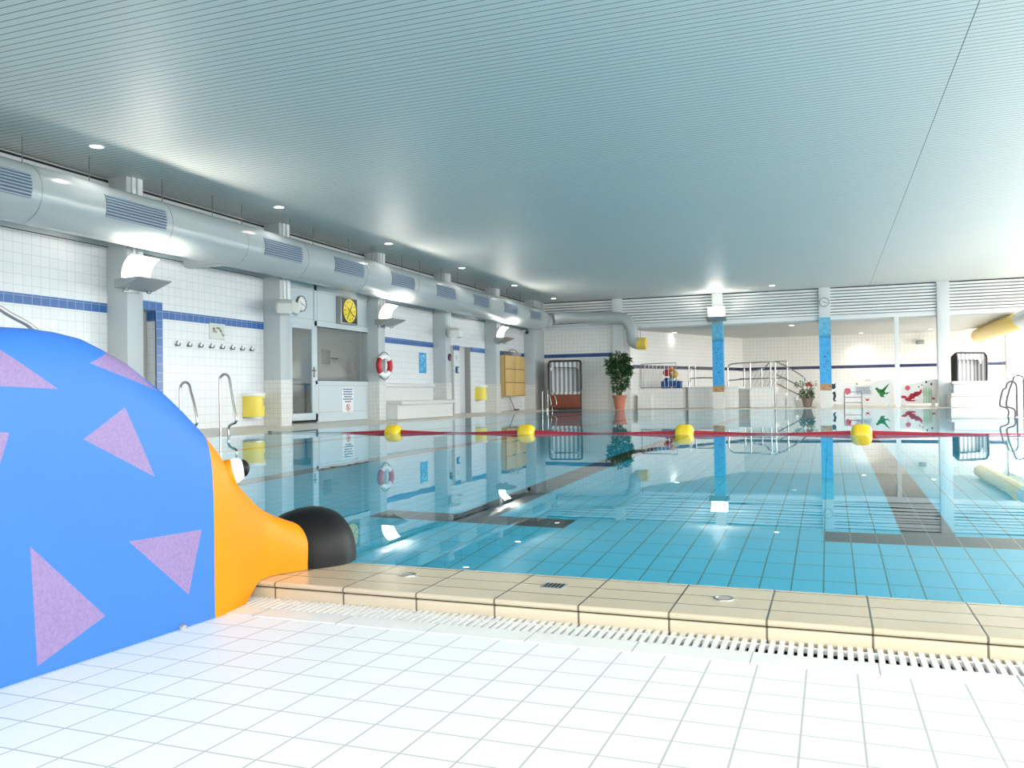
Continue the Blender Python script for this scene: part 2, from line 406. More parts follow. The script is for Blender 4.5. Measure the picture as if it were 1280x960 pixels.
# blue tile bands
def band(name, boxes, m='blue_tile'):
    mb = MB()
    for b in boxes: mb.box(*b)
    return S(mb, name, m)
bx = XW + .006
band('trim_2', [(XW - .02, bx, -3, 10.36, 2.0, 2.15)])
band('trim_3', [(XW - .02, bx, 10.68, 11.55, 2.13, 2.28), (XW - .02, bx, 11.40, 11.55, .06, 2.13), (XW - T, XW, 11.398, 11.403, 1.95, 2.13)])
band('trim_4', [(XW - .02, bx, 11.55, 14.33, 2.0, 2.15)])
band('trim_5', [(XW - .02, bx, 18.63, 22.2, 2.0, 2.15)])
band('trim_6', [(XW - .02, bx, 23.64, 24.06, 2.0, 2.15)])
band('trim_7', [(XW - .02, bx, 24.94, 26.14, 2.0, 2.15)])
band('trim_8', [(XW - .02, bx, 26.5, 30.04, 2.0, 2.15)], 'blue_tile_dimmed')
# far wall left of the alcove + slatted beam over the colonnade
mb = MB(); mb.box(XW - T, -7.25, YF, YF + .2, 0, 3.2); S(mb, 'wall_far', 'wall_tile_grey')
band('trim_9', [(-10.33, -7.62, YF - .006, YF + .02, 2.0, 2.14)], 'blue_tile_dimmed')
mb = MB()
mb.box(XW, XG, YF + .06, YF + .25, 3.05, ZC, 1)
for i in range(9):
    z = 3.205 + i * .1035
    mb.prism([(XW, YF + .07, z), (XW, YF - .01, z + .008), (XW, YF - .022, z + .04), (XW, YF - .01, z + .078), (XW, YF + .07, z + .086)], (XG - XW, 0, 0), 0)
mb.box(XW, XG, YF - .03, YF + .25, 3.045, 3.19, 2, .01)
S(mb, 'beam_slatted', ['bright_paint', 'dark_gap', 'white_paint'])
# alcove walls
P0, P1, P2 = (-7.25, YF + .2), (-6.95, 31.6), (-3.62, YB)
mb = MB(); mb.prism([(-7.25, YF, 0), (-7.25, YB + .3, 0), (-3.9, YB + .3, 0), (-3.62, YB, 0), (-6.95, 31.62, 0), (-6.95, YF, 0)], (0, 0, ZA)); S(mb, 'wall_alcove_left', 'wall_tile_grey')
mb = MB(); mb.box(-3.9, XG + .3, YB, YB + .3, 0, ZA); S(mb, 'wall_alcove_back', 'wall_tile_grey')
dx, dy = -3.62 + 6.95, YB - 31.62; L = math.hypot(dx, dy); nx, ny = dy / L, -dx / L
mb = MB(); mb.prism([(-6.95, 31.62, 1.54), (-3.62, YB, 1.54), (-3.62 + nx * .006, YB + ny * .006, 1.54), (-6.95 + nx * .006, 31.62 + ny * .006, 1.54)], (0, 0, .13)); mb.box(-3.62, XG - .02, YB - .006, YB + .02, 1.54, 1.67)
S(mb, 'trim_10', 'navy_tile')
# window walls: right side and behind the camera
def window(nm, axis, c, a, b, z0, z1, nm_mull):
    w = thing(nm, None, None, (0, 0, 0), kind='structure')
    mb = MB(); t = .05
    def bar(u0, u1, v0, v1):
        if axis == 'x': mb.box(c - .04, c + .04, u0, u1, v0, v1)
        else: mb.box(u0, u1, c - .04, c + .04, v0, v1)
    bar(a, a + t, z0, z1); bar(b - t, b, z0, z1); bar(a, b, z0, z0 + t); bar(a, b, z1 - t, z1)
    for i in range(1, nm_mull): u = a + (b - a) * i / nm_mull; bar(u - .03, u + .03, z0, z1)
    bar(a, b, z0 + (z1 - z0) * .32 - .025, z0 + (z1 - z0) * .32 + .025)
    mb.build('window_frame', 'panel_grey', w)
    mb = MB()
    if axis == 'x': mb.quad((c, a, z0), (c, b, z0), (c, b, z1), (c, a, z1))
    else: mb.quad((a, c, z0), (b, c, z0), (b, c, z1), (a, c, z1))
    mb.build('window_pane', 'glass', w)
    return w
k = 1
mb = MB()
mb.box(XG, XG + .3, -3.3, YF, 0, .55); mb.box(XG, XG + .3, -3.3, YF, 3.35, ZC)
mb.box(XG, XG + .3, YF, YB, 0, .72); mb.box(XG, XG + .3, YF, YB, 2.85, ZA)
mb.box(XG, XG + .3, YF - .15, YF + .25, 0, ZC); mb.box(XG, XG + .3, YB - .12, YB, 0, ZA); mb.box(XG, XG + .3, -3.3, -3.0, 0, ZC)
for i in range(8): mb.box(XG, XG + .3, 1.1 + i * 4.1 - .12, 1.1 + i * 4.1 + .12, .55, 3.35)
S(mb, 'wall_right', 'white_paint')
ends = [-3.0] + [1.1 + i * 4.1 for i in range(8)]
for i in range(8):
    a = ends[i] + (.12 if i else 0); b = ends[i + 1] - .12
    window('window_%d' % k, 'x', XG + .15, a, b, .55, 3.35, 3); k += 1
window('window_%d' % k, 'x', XG + .045, YF + .25, 35.2, .72, 2.85, 3); k += 1
window('window_%d' % k, 'x', XG + .045, 35.2, YB - .12, .72, 2.85, 4); k += 1
mb = MB()
mb.box(-11, XG, -3.3, -3.0, 2.2, ZC); mb.box(-11, -10.74, -3.3, -3, 0, 2.2)
bays = [-10.74 + i * 3.498 for i in range(6)]
for x in bays[1:-1]: mb.box(x - .45, x + .45, -3.3, -3.0, 0, 2.2)
mb.box(-10.74, XG, -3.3, -3.0, 0, .9)
S(mb, 'wall_near', 'white_paint')
for i in range(5):
    window('window_%d' % k, 'y', -3.15, bays[i] + (.45 if i else 0), bays[i + 1] - (.45 if i < 4 else 0), .9, 2.2, 2); k += 1
mb = MB(); mb.box(XG + .3, 40, -30, 60, -.25, -.1); mb.box(-40, XG + .3, -30, -3.3, -.25, -.1); S(mb, 'ground_outside', 'pavement')

# columns
def column_left(y, first=False):
    o = thing('column', None, None, (XW, y, 0), kind='structure')
    mb = MB(); mb.box(XW - .05, -10.33, y, y + .33, 0, ZC, 0, .006)
    mb.build('shaft', 'paint_column', o)
    mb = MB(); mb.box(-10.33, -10.30, y + .10, y + .17, 2.62, ZC, 0, .006); mb.box(-10.33, -10.285, y + .2, y + .3, 2.62, ZC, 0, .008)
    mb.build('conduit', 'white_paint', o)
    mb = MB(); mb.box(XW, -10.318, y - .012, y + .342, .0, .97); mb.build('tile_cladding', 'clad_tile', o)
    return o
for y in (10.36, 14.33, 18.30, 22.2, 26.14): column_left(y)
mb = MB(); mb.box(XW - .05, -10.33, 30.04, YF + .1, 0, ZC, 0, .006); mb.box(XW, -10.318, 30.02, YF, 0, .97, 1); S(mb, 'column', ['paint_column', 'clad_tile'])
def far_column(x, ocean):
    o = thing('column', None, None, (x, YF, 0), kind='structure')
    mb = MB(); mb.box(x, x + .37, YF - .12, YF + .24, 0, ZC, 0, .006); mb.build('shaft', 'white_paint', o)
    if ocean:
        mb = MB(); mb.box(x - .006, x + .376, YF - .128, YF + .246, .83, 3.12); mb.build('ocean_print', 'ocean', o)
        mb = MB(); mb.box(x - .008, x + .378, YF - .130, YF + .248, .60, .83, 0)
        for j in range(5):
            cx = x + .04 + j * .07; mb.ball((cx, YF - .131, .66 + random.random() * .1), .03, [1, 2, 0][j % 3], (1, .15, .8), 8, 6)
        mb.build('seabed_print', ['sand', 'orange', 'red'], o)
        mb = MB(); mb.box(x - .01, x + .38, YF - .132, YF + .25, 0, .60); mb.build('tile_cladding', 'clad_tile', o)
        mb = MB()
        for j in range(9):
            fx, fz = x + .12 + random.random() * .18, 1.25 + random.random() * .9
            q = .028
            mb.prism([(fx - q, YF - .1305, fz), (fx, YF - .1305, fz + q * .6), (fx + q * .8, YF - .1305, fz + q * .1), (fx + q * 1.3, YF - .1305, fz + q * .5), (fx + q * 1.3, YF - .1305, fz - q * .5), (fx + q * .7, YF - .1305, fz - q * .1), (fx, YF - .1305, fz - q * .6)], (0, .003, 0))
        mb.build('fish_print', 'teal_dark', o)
    return o
far_column(-7.59, False); far_column(-3.91, True); far_column(-.29, True); far_column(3.38, False)
mb = MB(); mb.box(2.09, 2.23, YF - .02, YF + .1, 0, 3.06); S(mb, 'column', 'white_paint')

# ------------------------------------------------------------------ doorway and doors on the left wall
mb = MB(); mb.box(XW - 2.0, XW - .0, 10.5, 11.5, -.1, .07); mb.box(XW - 2.0, XW, 23.2, 25.05, -.1, .05); S(mb, 'floor_passage', 'taupe')
mb = MB(); mb.box(XW - .5, XW - .36, 22.9, 25.4, 0, 2.6); S(mb, 'wall_behind_doors', 'taupe')
mb = MB(); mb.box(XW - 1.2, XW - T, 10.62 - .6, 11.40 + .3, 0, 2.5); mb.box(XW - T - .02, XW - T, 10.62, 11.4, 0, 2.13)
S(mb, 'wall_passage', 'taupe')
d = thing('door_1', None, None, (XW, 10.7, .08), kind='structure')
mb = MB(); mb.box(XW - .32, XW - .26, 10.72, 11.3, .08, 2.1); mb.build('door_leaf', 'door_grey', d)
mb = MB(); mb.box(XW - .33, XW - .2, 10.63, 10.72, .08, 2.12); mb.box(XW - .33, XW - .2, 11.3, 11.398, .08, 2.12); mb.build('door_frame', 'taupe', d)
mb = MB(); mb.tube([(XW - .26, 10.82, 1.1), (XW - .21, 10.82, 1.1), (XW - .21, 10.93, 1.1)], .01); mb.build('door_handle', 'steel', d)
mb = MB(); mb.box(XW - .36, XW - .33, 23.30, 23.64, 0, 2.13); S(mb, 'door_3', 'taupe')
d = thing('door_4', None, None, (XW, 24.06, .05), kind='structure')
mb = MB(); mb.box(XW - .36, XW - .19, 24.06, 24.94, .05, 2.14); mb.build('door_leaf', 'door_grey', d)
mb = MB(); mb.box(XW - .35, XW - .01, 24.90, 24.938, .05, 2.14); mb.build('door_frame', 'taupe', d)  # far jamb of the recess; its shade is put into the taupe colour
mb = MB(); mb.tube([(XW - .19, 24.16, 1.1), (XW - .14, 24.16, 1.1), (XW - .14, 24.28, 1.1)], .012); mb.build('door_handle', 'steel', d)

# ------------------------------------------------------------------ supervisor's office behind glass
OX = -10.62
mb = MB()
mb.box(OX - .06, OX, 14.95, 18.68, 2.98, 3.12); mb.box(OX - .06, OX, 14.95, 15.0, .08, 3.12); mb.box(OX - .06, OX, 18.60, 18.68, .08, 3.12)
mb.box(OX - .05, OX - .012, 15.0, 18.62, 2.30, 2.98); mb.box(OX - .06, OX, 14.95, 18.68, 2.19, 2.30)
mb.box(OX - .06, OX, 15.98, 16.08, .08, 3.1); mb.box(OX - .055, OX - .001, 15.99, 16.07, 2.2, 3.0)
mb.box(OX - .06, OX, 16.0, 18.68, .90, .98); mb.box(OX - .05, OX - .012, 16.05, 18.62, .25, .90); mb.box(OX - .06, OX, 16.0, 18.68, .06, .25)
for y0, y1, z0, z1 in ((15.03, 15.97, 2.32, 2.96), (16.1, 18.58, 2.32, 2.96), (16.12, 18.57, .27, .88)):
    for b in ((y0, y1, z0, z0 + .008), (y0, y1, z1 - .008, z1), (y0, y0 + .012, z0, z1), (y1 - .012, y1, z0, z1)): mb.box(OX - .014, OX - .010, *b, 1)
S(mb, 'wall_office', ['office_frame', 'grey_metal'])
w = thing('window_30', None, None, (OX, 17.3, .98), kind='structure')
mb = MB(); mb.quad((OX - .03, 16.08, .98), (OX - .03, 18.60, .98), (OX - .03, 18.60, 2.19), (OX - .03, 16.08, 2.19)); mb.build('window_pane', 'office_glass', w)
mb = MB()
for b in ((16.08, 18.6, .98, .995), (16.08, 18.6, 2.175, 2.19), (16.08, 16.095, .98, 2.19), (18.585, 18.6, .98, 2.19)): mb.box(OX - .04, OX - .005, *b)
mb.build('window_frame', 'dark_gap', w)
d = thing('door_2', None, None, (OX, 15.5, .08), kind='structure')
mb = MB()
for b in ((15.0, 15.13, .12, 2.2), (15.86, 15.98, .12, 2.2), (15.13, 15.86, .12, .27), (15.13, 15.86, 2.1, 2.2)): mb.box(OX - .045, OX + .012, *b, 0, .004)
mb.build('door_frame', 'office_frame', d)
mb = MB(); mb.quad((OX - .015, 15.13, .27), (OX - .015, 15.86, .27), (OX - .015, 15.86, 2.1), (OX - .015, 15.13, 2.1)); mb.build('door_pane', 'office_glass', d)
mb = MB(); mb.tube([(OX, 15.92, 1.2), (OX + .06, 15.92, 1.2), (OX + .06, 15.8, 1.2)], .014); mb.box(OX + .01, OX + .02, 15.89, 15.95, 1.05, 1.28); mb.build('door_handle', 'dark_steel', d)
mb = MB(); mb.box(OX - .06, OX + .02, 14.98, 16.0, .07, .115); S(mb, 'trim_11', 'dark_gap')
mb = MB()
mb.box(-14.6, -14.4, 14.7, 19.0, 0, 3.2); mb.box(-14.4, XW - T, 14.6, 14.75, 0, 3.2); mb.box(-14.4, XW - T, 18.9, 19.05, 0, 3.2)
S(mb, 'wall_office_inside', 'office_wall')
mb = MB(); mb.box(-14.5, OX - .06, 14.7, 19, .0, .06); S(mb, 'floor_office', 'taupe')
mb = MB(); mb.box(-14.5, OX - .06, 14.7, 19, 3.1, 3.2); S(mb, 'ceiling_office', 'office_wall')
t = thing('ceiling_lamp', 'lit strip lamp on the ceiling inside the office', 'lamp', (-12.6, 16.8, 3.1))
mb = MB(); mb.box(-12.75, -12.45, 15.9, 17.7, 3.05, 3.1, 0, .01); mb.build('housing', 'white_plastic', t)
mb = MB(); mb.box(-12.72, -12.48, 15.95, 17.65, 3.04, 3.05); mb.build('diffuser', 'downlight', t)
L_ = bpy.data.lights.new('office_lamp', 'AREA'); L_.shape = 'RECTANGLE'; L_.size = .24; L_.size_y = 1.7; L_.energy = 5
o = bpy.data.objects.new('office_lamp', L_); COL.objects.link(o); o.location = (-12.6, 16.8, 3.03)
# office furniture seen through the glass
t = thing('desk', 'pale office desk behind the office window', 'desk', (-12.0, 17.4, .06))
mb = MB(); mb.box(-12.5, -11.2, 16.5, 18.7, .92, .96, 0, .005); mb.build('desk_top', 'office_wall', t)
for a, b in ((-12.45, 16.55), (-11.25, 16.55), (-12.45, 18.65), (-11.25, 18.65)):
    mb = MB(); mb.box(a - .025, a + .025, b - .025, b + .025, .06, .92); mb.build('leg', 'grey_metal', t)
t = thing('monitor', 'tilted grey monitor on a wall arm inside the office', 'monitor', (-11.6, 18.0, .96))
mb = MB(); mb.box(-11.63, -11.6, 17.7, 18.2, 1.42, 1.78, 0, .01); mb.rotz(.2, (-11.6, 18, 0)); mb.build('screen', 'taupe', t)
mb = MB(); mb.tube([(-11.63, 18.0, 1.6), (-11.8, 18.3, 1.6), (-11.85, 18.85, 1.6)], .022); mb.build('arm', 'grey_metal', t)
t = thing('office_chair', 'black office chair just inside the glass office door', 'chair', (-11.6, 15.85, .06))
mb = MB(); mb.box(-11.85, -11.4, 15.62, 16.08, .52, .62, 0, .03); mb.build('seat', 'black', t)
mb = MB(); mb.box(-11.9, -11.82, 15.64, 16.06, .72, 1.3, 0, .04); mb.build('backrest', 'black', t)
mb = MB(); mb.tube([(-11.62, 15.85, .12), (-11.62, 15.85, .52)], .03)
for i in range(5):
    a = i * 2 * PI / 5; mb.tube([(-11.62, 15.85, .14), (-11.62 + .27 * math.cos(a), 15.85 + .27 * math.sin(a), .09)], .02)
mb.build('base', 'black', t)
t = thing('locker', 'tall blue locker seen through the glass office door', 'locker', (-12.3, 15.9, .06))
mb = MB(); mb.box(-12.7, -12.2, 15.75, 16.25, .06, 2.25, 0, .01); mb.build('body', 'poster_blue', t)
mb = MB(); mb.box(-12.2, -12.19, 15.78, 16.22, .1, 2.2); mb.tube([(-12.18, 15.85, 1.1), (-12.18, 15.85, 1.3)], .01); mb.build('door', 'poster_blue', t)
mb = MB(); mb.box(-12.5, -12.15, 15.15, 15.5, 1.35, 1.6, 0, .01); o = mb.build('storage_box', 'duct_yellow'); tag(o, 'small yellow box on the wall behind the office door', 'box')

# ------------------------------------------------------------------ ventilation ducts
t = thing('ventilation_duct', 'long round pale grey ventilation duct with slotted grilles under the ceiling along the left wall', 'duct', (-9.98, 15, 3.37))
AX, AZ, R = -9.98, 3.37, .40
mb = MB(); mb.lathe([(R, -2.9), (R, 29.2), (R * .985, 29.5), (R * .8, 29.9), (R * .66, 30.1), (R * .66, 30.5)], (AX, 0, AZ), 'y', 0, 48)
for y in (6.0, 8.2, 10.55, 12.4, 14.25, 16.55, 19.05, 21.45, 23.9, 26.35, 28.9): mb.lathe([(R, y - .006), (R + .004, y - .006), (R + .004, y + .006), (R, y + .006)], (AX, 0, AZ), 'y', 1, 48)
mb.build('duct_body', ['duct', 'grey_metal'], t)
def grille(y0, y1):
    mb = MB(); a0, a1 = math.radians(-21), math.radians(27); k = 12
    def arc(r, u0, u1, ya, yb, mi):
        n_ = max(2, int(abs(u1 - u0) / .06)); ring = []
        for yy in (ya, yb):
            ring.append([(AX + r * math.cos(u0 + (u1 - u0) * i / n_), yy, AZ + r * math.sin(u0 + (u1 - u0) * i / n_)) for i in range(n_ + 1)])
        mb.loft(ring, mi, False, False)
    arc(R + .003, a0, a1, y0, y1, 0)
    N = 8
    for i in range(N):
        u = a0 + (a1 - a0) * (i + .1) / N; du = (a1 - a0) / N * .62
        p = []
        for r, uu in ((R + .003, u), (R + .016, u + du * .1), (R + .014, u + du), (R + .003, u + du)):
            p.append((AX + r * math.cos(uu), y0, AZ + r * math.sin(uu)))
        mb.prism(p, (0, y1 - y0, 0), 1)
    mb.build('grille', ['grille_blue', 'grille_bar'], t)
for y in (4.5, 6.87, 9.24, 12.86, 15.2, 17.65, 20.1, 22.58, 25.03, 27.5): grille(y, y + 1.17)
for y in (5.8, 7.05, 8.23, 9.32, 10.75, 11.93, 12.72, 14.19, 15.0, 16.4, 17.4, 18.9, 19.9, 21.2, 22.3, 23.6, 25.0, 26.3, 27.6, 29.0):
    mb = MB(); mb.tube([(AX, y, AZ + R - .02), (AX, y, ZC)], .007, 0, 6); mb.build('hanger', 'dark_steel', t)
mb = MB(); mb.lathe([(.2, 0), (.2, -.75)], (AX, 12.2, AZ - .22), 'x', 0, 24); mb.build('branch_pipe', 'duct', t)
t = thing('ventilation_pipe', 'grey ventilation pipe along the far wall bending down to a yellow outlet', 'pipe', (-8.5, 30.75, 3.45))
path = [(-9.70, 30.60, 3.45), (-9.3, 30.72, 3.49), (-8.4, 30.75, 3.45), (-7.45, 30.75, 3.40), (-7.02, 30.75, 3.32), (-6.80, 30.75, 3.05), (-6.75, 30.75, 2.75), (-6.70, 30.72, 2.5), (-6.5, 30.7, 2.41)]
mb = MB(); mb.tube(bez(path, 6), .22, 0, 24); mb.build('pipe_body', 'duct', t)
mb = MB(); mb.lathe([(.2, -.22), (.22, -.2), (.22, .12), (.2, .14), (.001, .14)], (-6.36, 30.7, 2.41), 'x', 0, 24); mb.build('outlet', 'duct_yellow', t)
mb = MB(); mb.tube([(-6.45, 30.7, 2.6), (-6.45, 30.7, 3.06)], .012, 0, 6); mb.build('hanger', 'dark_steel', t)
t = thing('ventilation_duct', 'thick yellow round duct by the bright windows of the alcove', 'duct', (5.6, 34, 2.72))
mb = MB(); mb.lathe([(.001, 38.3), (.24, 38.3), (.27, 38.25), (.27, 29.6), (.25, 29.55)], (5.62, 0, 2.70), 'y', 0, 32); mb.build('duct_body', 'duct_yellow', t)
mb = MB(); mb.lathe([(.275, 29.9), (.275, 29.4), (.275, 26.0)], (5.62, 0, 2.70), 'y', 0, 32); mb.build('duct_collar', 'duct', t)
for y in (32.5, 36.5):
    mb = MB(); mb.tube([(5.62, y, 2.9), (5.62, y, ZA)], .01, 0, 6); mb.build('hanger', 'dark_steel', t)

# ------------------------------------------------------------------ lamps
def make_uplight():
    t = thing('wall_uplight', '', 'lamp', (0, 0, 0), 'wall uplights on the columns')
    mb = MB(); mb.prism([(0, -.34, -.02), (0, -.34, -.15), (.14, -.34, -.15), (.5, -.34, -.015), (.5, -.34, 0)], (0, .68, 0)); mb.build('housing', 'lamp_housing', t)
    pr = [(.10 + .30 * (1 - math.cos(q)), .01 + .36 * math.sin(q)) for q in [i * 1.25 / 8 for i in range(9)]]
    mb = MB(); mb.loft([[(x, yy, z) for x, z in pr] for yy in (-.29, .29)], 0, False, False); rf = mb.build('reflector', 'lamp', t)
    mb = MB(); mb.loft([[(x - .004, yy, z + .002) for x, z in pr] + [(x - .014, yy, z + .008) for x, z in pr[::-1]] for yy in (-.295, .295)], 0); mb.build('reflector_back', 'lamp_housing', rf)
    for yy in (-.26, .2):
        mb = MB(); mb.tube(bez([(.12, yy, -.15), (.14, yy, -.19), (.2, yy, -.19), (.23, yy, -.15)], 4), .008, 0, 6)
        mb.build('clip', 'dark_steel', t)
    mb = MB(); mb.box(-.02, .02, -.16, .16, -.2, .02, 0, .004); mb.build('bracket', 'lamp_housing', t)
    return t
UL = [(-10.31, 10.42, 2.50, 'first wall uplight from the left, on the column beside the blue framed doorway'),
      (-10.31, 18.42, 2.50, 'white wall uplight on the column right of the yellow pace clock'),
      (-10.31, 26.2, 2.50, 'warm wall uplight above the pale wooden cabinet')]
u0 = make_uplight()
for i, (x, y, z, lb) in enumerate(UL):
    if i == 0: u0.location = (x, y, z); u0['label'] = lb
    else: dup(u0, (x, y, z), lb)
dup(u0, (-3.73, YF - .13, 3.28), 'bright uplight on the first blue ocean print column', -PI / 2)

def make_downlight():
    t = thing('ceiling_downlight', '', 'lamp', (0, 0, 0))
    mb = MB(); mb.lathe([(.085, 0), (.085, -.006), (.108, -.006), (.108, .0)], (0, 0, 0)); mb.build('trim_ring', 'white_plastic', t)
    mb = MB(); mb.lathe([(.086, -.001), (.086, -.003)], (0, 0, 0)); mb.build('lens', 'downlight', t)
    return t
dl = make_downlight(); ordn = ['nearest', 'second', 'third', 'fourth', 'fifth', 'sixth']
first = True
for i in range(6):
    lb = '%s round ceiling downlight of the row above the left wall duct' % ordn[i]
    if first: dl.location = (-9.5, 9.0 + i * 4.18, ZC); dl['label'] = lb; dl['group'] = 'downlights above the duct'; first = False
    else: dup(dl, (-9.5, 9.0 + i * 4.18, ZC), lb)
o = dup(dl, (-1.74, 29.7, ZC), 'lone round downlight in the main ceiling near the far beam'); o['group'] = 'downlights of the far ceiling'
for (x, y), lb in zip(((-5.75, 34.0), (-1.25, 32.6), (1.3, 38.6), (3.85, 37.6)), ('leftmost round downlight in the low alcove ceiling', 'round downlight in the low alcove ceiling between the two blue columns', 'round downlight in the low alcove ceiling left of the slim white post', 'rightmost round downlight in the low alcove ceiling beside the plain column')):
    o = dup(dl, (x, y, ZA), lb); o['group'] = 'downlights of the alcove ceiling'

# ------------------------------------------------------------------ things on the left wall
for i in range(8):
    y = 11.87 + i * .292
    mb = MB(); mb.lathe([(.03, 0), (.03, .012), (.001, .012)], (XW, y, 1.57), 'x', 0, 14); mb.tube(bez([(XW + .01, y, 1.57), (XW + .07, y, 1.55), (XW + .09, y, 1.57), (XW + .09, y, 1.60)], 4), .011, 0, 8); mb.tube([(XW + .01, y, 1.6), (XW + .04, y, 1.64)], .009)
    o = mb.build('coat_hook', 'dark_steel')
    tag(o, ('%s steel coat hook from the left in the row of eight' % ['first', 'second', 'third', 'fourth', 'fifth', 'sixth', 'seventh', 'last'][i]), 'hook', 'row of coat hooks')
t = thing('picture', 'small glass framed picture hanging on the tiles above the coat hooks', 'picture', (XW, 12.93, 1.86))
mb = MB(); mb.box(XW, XW + .02, 12.72, 13.14, 1.72, 2.02, 0, .004); mb.build('frame', 'offwhite', t)
mb = MB(); mb.box(XW + .02, XW + .022, 12.75, 13.11, 1.75, 1.99)
for i in range(14):
    a, b = 12.78 + random.random() * .28, 1.77 + random.random() * .17; mb.box(XW + .022, XW + .024, a, a + .04 + .04 * random.random(), b, b + .02 + .03 * random.random(), 1 + i % 2)
mb.build('print', ['offwhite', 'taupe', 'pale_green'], t)

def make_bin():
    t = thing('waste_bin', '', 'bin', (0, 0, 0), 'yellow wall bins')
    pr = lambda s, z: [(0, -.2 * s, z)] + [(.10 + .22 * s * math.cos(a), .2 * s * math.sin(a), z) for a in [(-PI / 2 + PI * i / 12) for i in range(13)]] + [(0, .2 * s, z)]
    mb = MB(); mb.loft([pr(.97, 0), pr(1, .03), pr(1.03, .42)], 0); mb.build('body', 'bin_yellow', t)
    mb = MB(); mb.loft([pr(1.05, .41), pr(1.09, .425), pr(1.06, .47), pr(.97, .475)], 0); mb.build('liner', 'white_plastic', t)
    mb = MB(); mb.loft([pr(.99, -.02), pr(.99, .006)], 0); mb.build('base', 'grey_metal', t)
    mb = MB(); mb.box(.316, .326, .02, .05, .22, .36); mb.box(.316, .326, -.01, .09, .34, .37); mb.build('mark', 'taupe', t)
    return t
b0 = make_bin(); b0.location = (XW, 13.86, .24); b0['label'] = 'yellow waste bin on the tiled wall below the coat hooks'
dup(b0, (XW, 25.45, .45), 'yellow waste bin on the wall left of the pale wooden cabinet')

# clocks
def clock(loc, r, label, axis='x'):
    t = thing('wall_clock', label, 'clock', loc)
    x, y, z = loc
    mb = MB(); mb.lathe([(r, 0), (r, .05), (r * .93, .055), (r * .9, .04)], loc, 'x', 0, 32); mb.build('case', 'dark_steel', t)
    mb = MB(); mb.lathe([(r * .9, .036), (r * .9, .041)], loc, 'x', 0, 32); mb.build('dial', 'gloss_white', t)
    mb = MB()
    for i in range(12):
        a = i * PI / 6; c, s_ = math.cos(a), math.sin(a)
        mb.prism([(x + .0415, y + r * .72 * s_ - .006 * c, z + r * .72 * c + .006 * s_), (x + .0415, y + r * .72 * s_ + .006 * c, z + r * .72 * c - .006 * s_), (x + .0415, y + r * .85 * s_ + .006 * c, z + r * .85 * c - .006 * s_), (x + .0415, y + r * .85 * s_ - .006 * c, z + r * .85 * c + .006 * s_)], (.002, 0, 0))
    mb.build('hour_marks', 'black', t)
    for a, ln in ((math.radians(112), r * .72), (math.radians(-65), r * .5)):
        mb = MB(); c, s_ = math.cos(a), math.sin(a)
        mb.prism([(x + .0445, y - .008 * c, z + .008 * s_), (x + .0445, y + .008 * c, z - .008 * s_), (x + .0445, y + ln * s_ + .005 * c, z + ln * c - .005 * s_), (x + .0445, y + ln * s_ - .005 * c, z + ln * c + .005 * s_)], (.003, 0, 0)); mb.build('hand', 'black', t)
    return t
clock((OX - .012, 15.47, 2.63), .17, 'round white wall clock above the glass office door')
c = clock((0, 0, 0), .16, 'round white clock on the second blue print column')
c.location = (-.105, YF - .12, 3.64); c.rotation_euler = (0, 0, -PI / 2)
t = thing('pace_clock', 'large yellow swimming pace clock in a square frame above the office window', 'clock', (OX, 17.24, 2.62))
mb = MB(); mb.box(OX - .02, OX + .12, 16.88, 17.62, 2.31, 2.94, 0, .008); mb.build('case', 'grey_metal', t)
mb = MB(); mb.box(OX + .12, OX + .124, 16.92, 17.58, 2.34, 2.91); mb.build('panel', 'black', t)
mb = MB(); mb.lathe([(.275, .124), (.275, .13)], (OX, 17.25, 2.625), 'x', 0, 40); mb.build('dial', 'pace_yellow', t)
mb = MB()
for i in range(12):
    a = i * PI / 6; c_, s_ = math.cos(a), math.sin(a); r1, r2 = .19, .235
    mb.prism([(OX + .131, 17.25 + r1 * s_ - .014 * c_, 2.625 + r1 * c_ + .014 * s_), (OX + .131, 17.25 + r1 * s_ + .014 * c_, 2.625 + r1 * c_ - .014 * s_), (OX + .131, 17.25 + r2 * s_ + .014 * c_, 2.625 + r2 * c_ - .014 * s_), (OX + .131, 17.25 + r2 * s_ - .014 * c_, 2.625 + r2 * c_ + .014 * s_)], (.002, 0, 0))
mb.build('numerals', 'text_blue', t)
for i in range(4):
    mb = MB(); a = math.radians(35 + 90 * i); ln = [.20, .22, .20, .12][i]; c_, s_ = math.cos(a), math.sin(a)
    mb.prism([(OX + .134, 17.25 - .012 * c_, 2.625 + .012 * s_), (OX + .134, 17.25 + .012 * c_, 2.625 - .012 * s_), (OX + .134, 17.25 + ln * s_ + .01 * c_, 2.625 + ln * c_ - .01 * s_), (OX + .134, 17.25 + ln * s_ - .01 * c_, 2.625 + ln * c_ + .01 * s_)], (.003, 0, 0)); mb.build('hand', ['black', 'black', 'black', 'red'][i], t)

